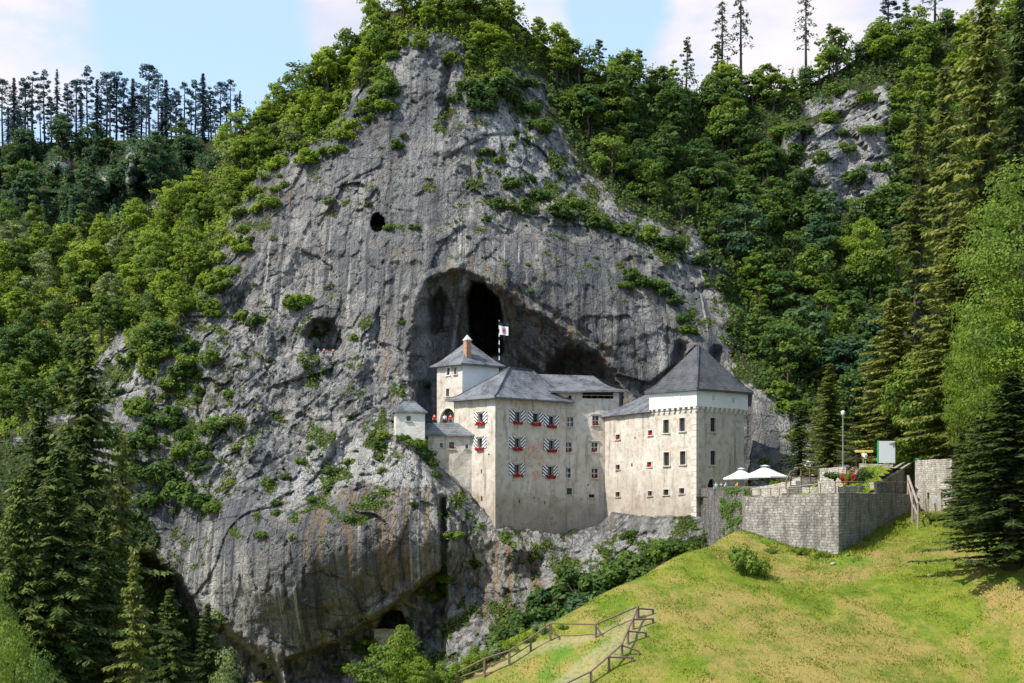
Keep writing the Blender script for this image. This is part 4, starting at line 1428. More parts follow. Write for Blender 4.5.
def broadleaf(seed, h=8.0, wd=2.7, leaf=.27, clumps=34, per=62, low=.22, lean=0.0):
    """(trunk mesh, crown mesh): base at the origin, height h, crown half width wd"""
    r = np.random.default_rng(seed)
    rp = random.Random(seed)
    cen = []
    tries = 0
    while len(cen) < clumps and tries < 4000:
        tries += 1
        t = r.uniform(low, 1.0)
        prof = math.sin(min(1.0, ((t - low) / (1 - low)) * .92 + .10) * math.pi) ** .6
        an = r.uniform(0, 2 * math.pi)
        lob = 1 + .28 * math.sin(an * 2 + seed) + .18 * math.sin(an * 3 + 2.1 * seed + t * 4)
        rad = wd * prof * lob * math.sqrt(r.uniform(.12, 1))
        p = np.array([rad * math.cos(an) + lean * t * h, rad * math.sin(an), t * h * .96])
        if all(np.linalg.norm((p - q) * (1, 1, 1.25)) > wd * .30 for q in cen):
            cen.append(p)
    C, N, S, T = [], [], [], []
    axis_z = h * .5
    for p in cen:
        cr = wd * r.uniform(.24, .42)
        k = int(per * r.uniform(.6, 1.3))
        d = unit(k, r)
        d[:, 2] = d[:, 2] * .75 + .18
        rad = cr * r.uniform(.45, 1.08, k) ** .6
        q = p + d * rad[:, None] * np.array([1.15, 1.15, .72])
        out = p - np.array([lean * h * .5, 0, axis_z])
        out = out / (np.linalg.norm(out) + 1e-6)
        C.append(q)
        N.append(d * .8 + out * .5 + np.array([0, 0, .45]) + r.normal(size=(k, 3)) * .45)
        S.append(leaf * r.uniform(.6, 1.35, k))
        T.append(np.clip(r.normal(.5, .16) + r.normal(size=k) * .2, 0, 1))
    crown = leaf_mesh('crown', np.concatenate(C), np.concatenate(N), np.concatenate(S), np.concatenate(T))
    m = MB()
    top = Vector((lean * h * .8, 0, h * .82))
    pts = [Vector((0, 0, -.6)), Vector((.02 * h, .01 * h, h * .22)), Vector((lean * h * .4, -.01 * h, h * .5)), top]
    b = h * .022
    m.tube(pts, [b * 1.4, b, b * .7, b * .2], 7)
    for p in [cen[i] for i in r.permutation(len(cen))[:11]]:
        t = min(.72, max(.16, p[2] / h - .22))
        s = Vector((lean * h * t * .8, 0, h * t))
        e_ = Vector(p)
        mid = s.lerp(e_, .5) + Vector((0, 0, -.06 * h * rp.random()))
        m.tube([s, mid, e_], [b * .5, b * .33, b * .1], 5)
    return m.me('trunk', True), crown


def spruce(seed, h=30.0, wd=3.6, leaf=.42, ragged=.25, low=.06, dens=1.0, gap=0.0):
    r = np.random.default_rng(seed)
    C, N, S, T, A = [], [], [], [], []
    m = MB()
    b = h * .013
    m.tube([(0, 0, -1.0), (0, 0, h * .4), (0, 0, h * .985)], [b * 1.3, b * .85, b * .06], 8)
    z = h * low
    while z < h * .985:
        t = z / h
        L0 = wd * (1 - t) ** .78 * (1.0 if t > .18 else .75 + t * 1.4)
        nb = max(4, int(r.integers(5, 8) * dens))
        ph = r.uniform(0, 6.28)
        for k in range(nb):
            if r.uniform() < gap:
                continue
            an = ph + 6.283 * k / nb + r.normal() * .22
            L = max(.25, L0 * (1 + r.normal() * ragged))
            rise = .20 if t > .75 else -.10
            d = np.array([math.cos(an), math.sin(an), 0.0])
            n = max(3, int(L / (leaf * .42)))
            s = np.linspace(.08, 1, n)
            zz = z + L * (rise * s - .34 * s ** 2 + .20 * s ** 4) + r.normal() * .1
            P = d[None] * (s * L)[:, None]
            P[:, 2] = zz
            if L > 1.0 and k % 2 == 0:
                m.tube([Vector(P[0]), Vector(P[n // 2]), Vector(P[-1])], [b * .16 + .012, b * .1 + .01, .01], 4)
            side = np.array([-d[1], d[0], 0])
            for sg in (-1, 0, 1):
                w_ = (leaf * 1.25) * (1 - s * .45) * sg
                Q = P + side[None] * w_[:, None] + r.normal(size=(n, 3)) * leaf * .22
                Q[:, 2] -= leaf * (.30 * abs(sg) + .1)
                C.append(Q)
                N.append(np.array([d[0] * .25, d[1] * .25, .85])[None] + side[None] * sg * .55 + r.normal(size=(n, 3)) * .22)
                A.append(np.tile(d * .6 + side * sg * .9 + np.array([0, 0, -.55]), (n, 1)) + r.normal(size=(n, 3)) * .15)
                S.append(leaf * r.uniform(.65, 1.25, n))
                T.append(np.clip(.18 + .62 * s + r.normal(size=n) * .14, 0, 1))
            # hanging twigs
            k2 = n // 2
            j = r.integers(0, n, k2)
            Q = P[j] + r.normal(size=(k2, 3)) * leaf * .3 - np.array([0, 0, leaf * .8])
            C.append(Q)
            N.append(np.tile(d, (k2, 1)) + r.normal(size=(k2, 3)) * .5)
            A.append(np.tile(np.array([0, 0, -1.0]), (k2, 1)) + r.normal(size=(k2, 3)) * .12)
            S.append(leaf * r.uniform(.7, 1.35, k2))
            T.append(np.clip(.3 + r.normal(size=k2) * .15, 0, 1))
        z += h * .021 * (1.35 - .75 * t) * r.uniform(.8, 1.25)
    crown = leaf_mesh('crown', np.concatenate(C), np.concatenate(N), np.concatenate(S), np.concatenate(T), .38, np.concatenate(A))
    return m.me('trunk', True), crown


def pine(seed, h=20.0, leaf=.27, crown_from=.52, wd=2.2, n_pad=15, per=75, sparse=0):
    """tall bare-stemmed pine with flat pads of needles"""
    r = np.random.default_rng(seed)
    m = MB()
    b = h * .0125
    bend = r.normal(size=2) * .02 * h
    ax = lambda t: np.array([bend[0] * math.sin(t * 2.2), bend[1] * math.sin(t * 2.9), t * h])
    m.tube([Vector(ax(t)) - Vector((0, 0, .8 if t == 0 else 0)) for t in (0, .25, .5, .75, .97)], [b * 1.3, b, b * .8, b * .55, b * .15], 7)
    C, N, S, T = [], [], [], []
    for k in range(n_pad):
        t = crown_from + (1 - crown_from) * ((k + .5) / n_pad) ** .85
        an = k * 2.4 + r.normal() * .4
        L = wd * (1.15 - .85 * ((t - crown_from) / (1 - crown_from)) ** 1.6) * r.uniform(.45, 1.15)
        o = ax(t)
        p = o + np.array([math.cos(an) * L, math.sin(an) * L, .08 * L + r.normal() * .2])
        m.tube([Vector(o), Vector((o + p) / 2 + np.array([0, 0, -.12])), Vector(p)], [b * .32, b * .22, b * .08], 4)
        kk = int(per * r.uniform(.5, 1.3))
        pr = wd * r.uniform(.22, .46)
        d = unit(kk, r) * (r.uniform(.2, 1, kk) ** .5)[:, None]
        C.append(p + d * np.array([pr, pr, pr * .62]) + np.array([0, 0, r.normal() * .25]))
        N.append(d * .6 + np.array([0, 0, .7]) + r.normal(size=(kk, 3)) * .5)
        S.append(leaf * r.uniform(.6, 1.3, kk))
        T.append(np.clip(r.normal(.5, .15) + r.normal(size=kk) * .2, 0, 1))
    for k in range(sparse):                                   # dry stubs on the lower stem
        t = r.uniform(.18, crown_from)
        an = r.uniform(0, 6.28)
        o = ax(t)
        m.tube([Vector(o), Vector(o + np.array([math.cos(an), math.sin(an), -.25]) * r.uniform(.5, 1.5))], [b * .18, b * .05], 4)
    crown = leaf_mesh('crown', np.concatenate(C), np.concatenate(N), np.concatenate(S), np.concatenate(T), .5)
    return m.me('trunk', True), crown


def larch(seed, h=20.0, wd=3.0, leaf=.34, low=.38):
    """half dead conifer: long thin drooping branches with little foliage"""
    r = np.random.default_rng(seed)
    m = MB()
    b = h * .012
    m.tube([(0, 0, -1), (.05, 0, h * .5), (0, 0, h)], [b * 1.2, b * .8, b * .15], 7)
    C, N, S, T = [], [], [], []
    for k in range(30):
        t = low + (1 - low) * (k / 30) ** .9
        an = k * 2.4 + r.normal() * .4
        L = wd * (1 - .72 * (t - low) / (1 - low)) * r.uniform(.5, 1.15)
        o = np.array([0, 0, t * h])
        d = np.array([math.cos(an), math.sin(an), 0])
        p1, p2 = o + d * L * .55 + np.array([0, 0, -.02 * L]), o + d * L + np.array([0, 0, -.28 * L])
        m.tube([Vector(o), Vector(p1), Vector(p2)], [b * .28, b * .18, b * .06], 4)
        kk = int(r.integers(14, 34))
        s = r.uniform(.25, 1.05, kk)
        q = o + d * (s * L)[:, None]
        q[:, 2] += -.28 * L * s ** 2.2 - r.uniform(0, .5, kk)
        C.append(q + r.normal(size=(kk, 3)) * .16)
        N.append(np.tile(d, (kk, 1)) * .4 + r.normal(size=(kk, 3)) * .5 + np.array([0, 0, .4]))
        S.append(leaf * r.uniform(.5, 1.2, kk))
        T.append(np.clip(.35 + r.normal(size=kk) * .2, 0, 1))
    return m.me('trunk', True), leaf_mesh('crown', np.concatenate(C), np.concatenate(N), np.concatenate(S), np.concatenate(T), .4)


def bush_mesh(seed, leaf=.10, n=900, flat=.7):
    """crown of a bush of about unit radius, base at the origin, with a few stems"""
    r = np.random.default_rng(seed)
    C, N, S, T = [], [], [], []
    for k in range(16):
        an, rad = r.uniform(0, 6.28), math.sqrt(r.uniform(0, 1)) * .72
        p = np.array([rad * math.cos(an), rad * math.sin(an), flat * r.uniform(.15, 1.0) * (1.15 - rad * .7)])
        kk = n // 16
        d = unit(kk, r)
        q = p + d * (r.uniform(.4, 1.05, kk) ** .6)[:, None] * r.uniform(.2, .36)
        q[:, 2] = np.maximum(q[:, 2], -.15)
        C.append(q)
        N.append(d + np.array([0, 0, .45]) + p * .5 + r.normal(size=(kk, 3)) * .4)
        S.append(leaf * r.uniform(.6, 1.35, kk))
        T.append(np.clip(r.normal(.5, .15) + r.normal(size=kk) * .2, 0, 1))
    m = MB()
    for k in range(6):
        an = r.uniform(0, 6.28)
        m.tube([(0, 0, -.4), (.2 * math.cos(an), .2 * math.sin(an), .3), (.55 * math.cos(an), .55 * math.sin(an), flat * .8)], [.035, .025, .008], 5)
    return m.me('stem', True), leaf_mesh('crown', np.concatenate(C), np.concatenate(N), np.concatenate(S), np.concatenate(T))


LEAF_OF = {'bright': 'leaf_bright', 'mid': 'leaf_mid', 'dark': 'leaf_dark', 'cool': 'leaf_cool', 'pale': 'leaf_pale', 'needle': 'needle', 'light': 'needle_lit', 'pine': 'needle_blue'}
TONE = {'bright': 'yellow-green', 'mid': 'green', 'dark': 'dark green', 'cool': 'bluish green', 'pale': 'pale green', 'needle': 'dark', 'light': 'light green', 'pine': 'bluish'}
PROTO = {
    'broad': [broadleaf(11, 8, 2.6), broadleaf(12, 8, 2.9, clumps=38), broadleaf(13, 8, 2.3, low=.14), broadleaf(14, 8, 3.1, clumps=40, low=.3), broadleaf(15, 8, 2.1, clumps=26, low=.3, lean=.06), broadleaf(16, 8, 2.7, clumps=24, per=70, low=.34), broadleaf(17, 8, 1.5, .25, 22, 58, .16), broadleaf(18, 8, 2.6, .24, 17, 60, .34, .05), broadleaf(19, 8, 2.2, .24, 30, 60, .4)],
    'near': [broadleaf(21, 8, 2.8, .16, 52, 130, .2), broadleaf(22, 8, 2.5, .16, 46, 130, .28)],
    'big': [broadleaf(23, 26, 6.0, .17, 115, 230, .12), broadleaf(24, 26, 5.2, .17, 105, 230, .2)],
    'spruce': [spruce(31, leaf=.27), spruce(32, leaf=.27, ragged=.4), spruce(33, wd=3.3, leaf=.25, ragged=.35), spruce(34, wd=4.2, leaf=.29, ragged=.38)],
    'slim': [spruce(35, wd=2.5, ragged=.5, gap=.28, leaf=.26), spruce(36, wd=2.9, ragged=.45, gap=.18, leaf=.27)],
    'pine': [pine(41, n_pad=30, crown_from=.36), pine(42, crown_from=.25, sparse=14, n_pad=34), pine(43, crown_from=.46, wd=2.7, n_pad=26, sparse=12), pine(44, crown_from=.18, wd=1.9, sparse=10, n_pad=38), pine(45, crown_from=.30, n_pad=22, sparse=18), pine(46, crown_from=.40, wd=2.5, n_pad=18, sparse=16)],
    'larch': [larch(51), larch(52, low=.3, wd=3.4)],
    'bush': [bush_mesh(61), bush_mesh(62, .12), bush_mesh(63, .10, flat=.5), bush_mesh(64, .13, flat=.95)],
    'fine': [bush_mesh(65, .065, 2400), bush_mesh(66, .06, 2600, .9)],
}
HEIGHT = {'big': 26.0, 'broad': 8.0, 'near': 8.0, 'spruce': 30.0, 'slim': 30.0, 'pine': 20.0, 'larch': 20.0, 'bush': 1.0, 'fine': 1.0}
NAME = {'big': 'broadleaf_tree', 'broad': 'broadleaf_tree', 'near': 'broadleaf_tree', 'spruce': 'spruce_tree', 'slim': 'spruce_tree', 'pine': 'pine_tree', 'larch': 'pine_tree', 'bush': 'bush', 'fine': 'bush'}
CAT = {'big': 'tree', 'broad': 'tree', 'near': 'tree', 'spruce': 'tree', 'slim': 'tree', 'pine': 'tree', 'larch': 'tree', 'bush': 'bush', 'fine': 'bush'}
prng = random.Random(99)
PLANTS = []


def plant(kind, p, h, tone, wide=1.0, var=None, label=None, group=None, rz=None, region=None, tilt=0.0):
    """one tree or bush: an Empty at its foot with trunk and crown"""
    vs = PROTO[kind]
    i = prng.randrange(len(vs)) if var is None else var % len(vs)
    s = h / HEIGHT[kind]
    o = empty(NAME[kind], p, prng.uniform(0, 6.28) if rz is None else rz)
    o.scale = (s * wide, s * wide, s)
    o.rotation_euler.x = tilt
    tr, cr = vs[i]
    bark = M['bark_pine'] if kind in ('pine', 'larch', 'spruce', 'slim') else (M['bark_pale'] if tone == 'pale' else M['bark'])
    for nm, me_, mt in (('stem' if CAT[kind] == 'bush' else 'trunk', tr, bark), ('crown', cr, M[LEAF_OF[tone]])):
        c = bpy.data.objects.new(nm, me_)
        COL.objects.link(c)
        if not me_.materials:
            me_.materials.append(mt)
        c.parent = o
        c.material_slots[0].link = 'OBJECT'
        c.material_slots[0].material = mt
    tag(o, label, CAT[kind], group)
    PLANTS.append(dict(o=o, kind=kind, h=h, tone=tone, region=region, label=label))
    return o


def px_of(p):
    return 512 + F * p[0] / p[1], HZ - F * p[2] / p[1]


def scatter(poly, spacing, jit=.55, avoid=()):
    xs = [p[0] for p in poly]
    ys = [p[1] for p in poly]
    out = []
    y = min(ys)
    row = 0
    while y < max(ys):
        x = min(xs) + (spacing / 2 if row % 2 else 0)
        while x < max(xs):
            q = (x + prng.uniform(-jit, jit) * spacing, y + prng.uniform(-jit, jit) * spacing * .8)
            out.append(q)
            x += spacing
        y += spacing * .8
        row += 1
    if not out:
        return []
    a = np.array(out)
    k = sdf(a[:, 0], a[:, 1], poly) > 0
    for P in avoid:
        k &= sdf(a[:, 0], a[:, 1], P) < 0
    return [tuple(v) for v in a[k]]


# --- woods on the mountain: (px, py) is the foot of the tree on the slope
def woods(poly, spacing, region, pick, surf_f=surf, avoid=(), size=(4.5, 7.5), dy=0):
    pts = scatter(poly, spacing, avoid=avoid)
    S = surf_f([p[0] for p in pts], [p[1] + dy for p in pts])
    for (px, py), p in zip(pts, S):
        if px < -25 or px > 1050:
            continue
        tone = pick(px, py)
        h = prng.uniform(*size) * (1.25 if prng.random() < .15 else 1)
        plant('broad', Vector(p), h, tone, prng.uniform(.85, 1.3), region=region)


def pick_left(px, py):  # sunlight on this slope put into brighter leaf colours
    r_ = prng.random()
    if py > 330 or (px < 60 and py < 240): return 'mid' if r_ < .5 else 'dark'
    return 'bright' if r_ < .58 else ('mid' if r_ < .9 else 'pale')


def pick_right(px, py):  # slope's shade put into dark leaf colours, its lit tops into bright ones
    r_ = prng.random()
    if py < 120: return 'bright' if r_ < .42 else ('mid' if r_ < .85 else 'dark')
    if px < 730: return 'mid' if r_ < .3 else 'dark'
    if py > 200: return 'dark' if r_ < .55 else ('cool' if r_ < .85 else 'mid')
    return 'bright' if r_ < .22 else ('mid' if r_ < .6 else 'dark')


LEFT_W = [(-25, 235), (0, 232), (90, 228), (130, 220), (200, 196), (255, 116), (330, 72), (376, 18), (392, 40), (384, 76), (350, 95), (332, 135), (285, 150), (240, 205), (218, 255), (196, 296), (150, 385), (120, 335), (70, 400), (20, 440), (-25, 440)]
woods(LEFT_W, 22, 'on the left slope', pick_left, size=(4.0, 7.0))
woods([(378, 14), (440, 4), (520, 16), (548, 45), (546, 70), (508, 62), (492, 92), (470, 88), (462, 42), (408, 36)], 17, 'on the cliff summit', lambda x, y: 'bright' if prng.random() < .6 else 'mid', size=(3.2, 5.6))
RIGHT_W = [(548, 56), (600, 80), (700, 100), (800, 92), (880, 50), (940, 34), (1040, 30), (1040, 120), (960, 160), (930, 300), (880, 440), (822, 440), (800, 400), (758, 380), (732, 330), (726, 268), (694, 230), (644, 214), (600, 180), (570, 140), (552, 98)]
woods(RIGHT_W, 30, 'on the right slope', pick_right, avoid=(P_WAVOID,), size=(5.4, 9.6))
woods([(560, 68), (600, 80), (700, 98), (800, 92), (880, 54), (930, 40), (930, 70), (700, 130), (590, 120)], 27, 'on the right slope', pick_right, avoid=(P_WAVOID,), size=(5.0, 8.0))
woods([(0, 150), (200, 146), (228, 150), (205, 185), (130, 212), (0, 222)], 25, 'on the far hill', lambda x, y: 'cool' if prng.random() < .7 else 'dark', far_surf, size=(7, 10))

# --- skyline pines on the far hill
for k, (px, ty) in enumerate(((3, 78), (14, 72), (24, 80), (33, 77), (45, 74), (57, 72), (66, 78), (76, 74), (88, 64), (97, 72), (106, 66), (116, 60), (124, 70), (133, 66), (141, 72), (150, 58), (158, 70), (166, 66), (176, 76), (184, 68), (194, 74), (203, 66), (212, 74), (221, 66), (231, 62), (240, 78), (52, 84), (110, 82), (172, 84), (8, 98), (28, 94), (41, 100), (62, 96), (81, 92), (101, 95), (128, 90), (146, 96), (162, 92), (190, 94), (208, 90), (226, 96), (236, 90), (18, 104), (72, 104), (136, 102), (181, 104), (216, 104))):
    Y = 333 + prng.uniform(-4, 14)
    by = float(np.interp(px, [-170, -60, 0, 60, 130, 200, 260, 420], [110, 128, 146, 142, 140, 138, 150, 190]))
    base = at(px, by, 335)
    base.y = Y + 3
    base.x = (px - 512) / F * base.y
    ty += prng.uniform(-5, 13)
    hh = (by - ty) / F * Y + 1.0
    if k % 4 == 1:
        plant('slim', base, hh, 'pine', prng.uniform(1.0, 1.5), region='on the far ridge')
    else:
        plant('pine', base, hh, 'pine', prng.uniform(.85, 1.45), region='on the far ridge')

# --- taller conifers and snags along the right skyline
for px, by, ty, kind, tone, lab in ((722, 84, 2, 'larch', 'needle', 'tall ragged pine with drooping boughs, left one of the skyline pair on right ridge'), (741, 80, -32, 'larch', 'needle', 'tallest ragged pine with bare lower stem, right one of the skyline pair'),
                                    (806, 76, -14, 'larch', 'needle', 'lone half-bare pine with wide drooping boughs standing above the right ridge'), (888, 44, -2, 'pine', 'pine', 'dark pine with layered crown on the ridge above the white cliff patch'),
                                    (935, 26, -30, 'larch', 'needle', 'thin bare-topped pine on the right skyline beside the big spruces')):
    S = surf([px], [by])[0]
    Y = S[1] + 4
    h = (by - ty) / F * Y + 1.5
    plant(kind, Vector(((px - 512) / F * Y, Y, (HZ - by) / F * Y - 1)), h, tone, 20 / h * (1.0 if kind == 'larch' else .9), label=lab, var=int(px) % 2)
for px, by, ty in ((640, 74, 50), (686, 84, 40), (600, 62, 40), (716, 82, 44), (829, 70, 25), (905, 38, 2), (565, 54, 30)):
    S = surf([px], [by])[0]
    Y = S[1] + 3
    h = (by - ty) / F * Y + 1.0
    plant('pine', Vector(((px - 512) / F * Y, Y, (HZ - by) / F * Y - 1)), h, 'dark', 20 / h * .62, region='on the right ridge', var=3)

# --- spruces on the left, standing on the valley floor in front of the cliff
def ground_z(x, y):
    return float(meadow_z(np.array([x]), np.array([y]))[0])


for px, ty, Y, kind, tone, wide, lab in ((86, 332, 100, 'spruce', 'needle', 1.5, 'tallest dark spruce standing before the left slope'),
                                         (122, 422, 104, 'slim', 'light', 1.1, 'slender ragged spruce with sunlit twigs between the tallest spruce and cliff'),
                                         (134, 545, 88, 'slim', 'light', .95, 'short sunlit spruce in front of the dark trees at the lower left'),
                                         (40, 395, 112, 'spruce', 'needle', 1.45, 'dark spruce just left of the tallest one'),
                                         (60, 440, 92, 'spruce', 'needle', 1.5, 'broad dark spruce in front of the tallest one'),
                                         (18, 470, 90, 'spruce', 'needle', 1.2, 'broad dark spruce low at the left edge'),
                                         (105, 500, 96, 'spruce', 'needle', 1.1, 'dark spruce below and right of the tallest one'),
                                         (170, 585, 112, 'spruce', 'needle', 1.1, 'small dark spruce in front of the river cave'),
                                         (208, 600, 118, 'spruce', 'needle', 1.0, 'small dark spruce nearest the river cave mouth'),
                                         (-20, 430, 100, 'spruce', 'needle', 1.1, 'dark spruce at the very left edge, partly cut off')):
    x = (px - 512) / F * Y
    gz = ground_z(x, Y)
    h = (HZ - ty) / F * Y - gz
    plant(kind, Vector((x, Y, gz)), h, tone, wide * (30 / h) ** .35, label=lab)

# low broadleaf trees in the gorge at the bottom
for px, ty, Y, tone, lab, wd_ in ((228, 640, 80, 'pale', 'small bright tree in front of the river cave mouth', .8), (404, 622, 86, 'bright', 'bright feathery tree below the walled-up cave, left of the handrail', .62), (420, 655, 82, 'bright', 'low bright tree at the bottom edge beside the handrail', .9),
                                  (385, 640, 90, 'mid', 'low green tree just left of the feathery one below the walled-up cave', .8),
                                  (14, 600, 66, 'mid', 'leafy tree with pale sunlit leaves in the bottom left corner', 1.0), (-8, 560, 70, 'mid', 'leafy tree cut by the left edge above the corner', 1.0), (40, 640, 64, 'dark', 'dark leafy tree right of the bottom left corner', 1.0)):
    x = (px - 512) / F * Y
    gz = ground_z(x, Y)
    h = (HZ - ty) / F * Y - gz
    plant('big' if h > 12 else 'near', Vector((x, Y, gz)), h, tone, wd_ * min(1.0, 8.5 / h), label=lab)

# --- right: spruces and garden trees behind and beside the terrace
for px, ty, Y, bz, kind, tone, wide, lab in ((985, -40, 128, 4.5, 'spruce', 'light', 1.25, 'tallest spruce at the upper right corner'), (1022, -10, 122, 4.0, 'spruce', 'needle', 1.2, 'dark spruce cut by the right edge at the top'),
                                             (918, 95, 140, 5.0, 'slim', 'light', 1.35, 'slim ragged spruce left of the tallest one, in front of the white cliff'), (945, 62, 150, 8.0, 'slim', 'light', 1.3, 'thin browned spruce between the slim one and the tallest'),
                                             (895, 285, 136, 3.5, 'spruce', 'light', 1.7, 'sunlit spruce above the pale notice board'), (955, 215, 126, 3.5, 'spruce', 'light', 1.6, 'full sunlit spruce in the middle of the right-hand trees'),
                                             (1008, 250, 112, 3.0, 'spruce', 'light', 1.15, 'light green spruce near the right edge above the dark fir'),
                                             (830, 362, 138, 1.5, 'spruce', 'light', 1.6, 'broad light spruce behind the street lamp'), (866, 398, 140, 2.5, 'spruce', 'needle', 1.5, 'small dark spruce behind the pale notice board'), (800, 400, 146, 1.0, 'spruce', 'needle', 1.5, 'small dark spruce beside the grey rock right of the keep')):
    x = (px - 512) / F * Y
    h = (HZ - ty) / F * Y - bz
    plant(kind, Vector((x, Y, bz)), h, tone, wide * (30 / h) ** .25, label=lab)
for px, ty, Y, kind, tone, wide, lab in ((1012, 368, 94, 'spruce', 'needle', 2.7, 'big dark fir on the meadow at the right edge'), (985, 398, 108, 'spruce', 'needle', 2.5, 'dark fir left of and behind the biggest one at the meadow edge'), (962, 430, 113, 'spruce', 'needle', 2.0, 'low dark fir with boughs reaching the pale retaining wall')):
    x = (px - 512) / F * Y
    gz = ground_z(x, Y) - .3
    h = (HZ - ty) / F * Y - gz
    plant(kind, Vector((x, Y, gz)), h, tone, wide, label=lab)
for px, ty, Y, bz, h_, tone, wide, lab in ((1020, 150, 104, 3.5, 0, 'mid', .8, 'broadleaf tree near the right edge, before the tall spruces'), (1030, 260, 100, 3.0, 0, 'bright', .9, 'leafy tree cut by the right edge halfway up'),
                                           (940, 398, 133, 3.6, 0, 'bright', 1.05, 'garden tree with dark curved trunk above the stone wall'), 
                                           (972, 300, 119, 3, 0, 'bright', .7, 'bright leafy tree standing among the right-hand spruces'), (922, 352, 130, 3.5, 0, 'mid', .75, 'leafy green tree between the garden tree and the spruces'), (1040, 420, 104, 0, 0, 'bright', 1.0, 'bright leafy tree just inside the right edge above the fir')):
    x = (px - 512) / F * Y
    h = (HZ - ty) / F * Y - bz
    plant('big' if h > 14 else 'near', Vector((x, Y, bz)), h, tone, wide, label=lab)

_s = Vector(surf([865], [300])[0])
plant('near', _s, 13.5, 'bright', .7, label='bright lime tree standing out against the dark right slope')
woods([(556, 110), (600, 130), (700, 160), (725, 250), (694, 226), (648, 210), (604, 178), (572, 140)], 19, 'along the right slope edge', lambda x, y: 'dark' if prng.random() < .75 else 'mid', size=(3.2, 5.6))
for px in (792, 806, 819, 833, 847, 860, 874, 889, 902, 918):
    ty = float(top_row(np.array([px], np.float32))[0]) + 7
    plant('broad', Vector(surf([px], [ty])[0]), prng.uniform(3.8, 6.5), prng.choice(['bright', 'mid', 'mid', 'dark']), 1.0, region='along the ridge above the white cliff patch')
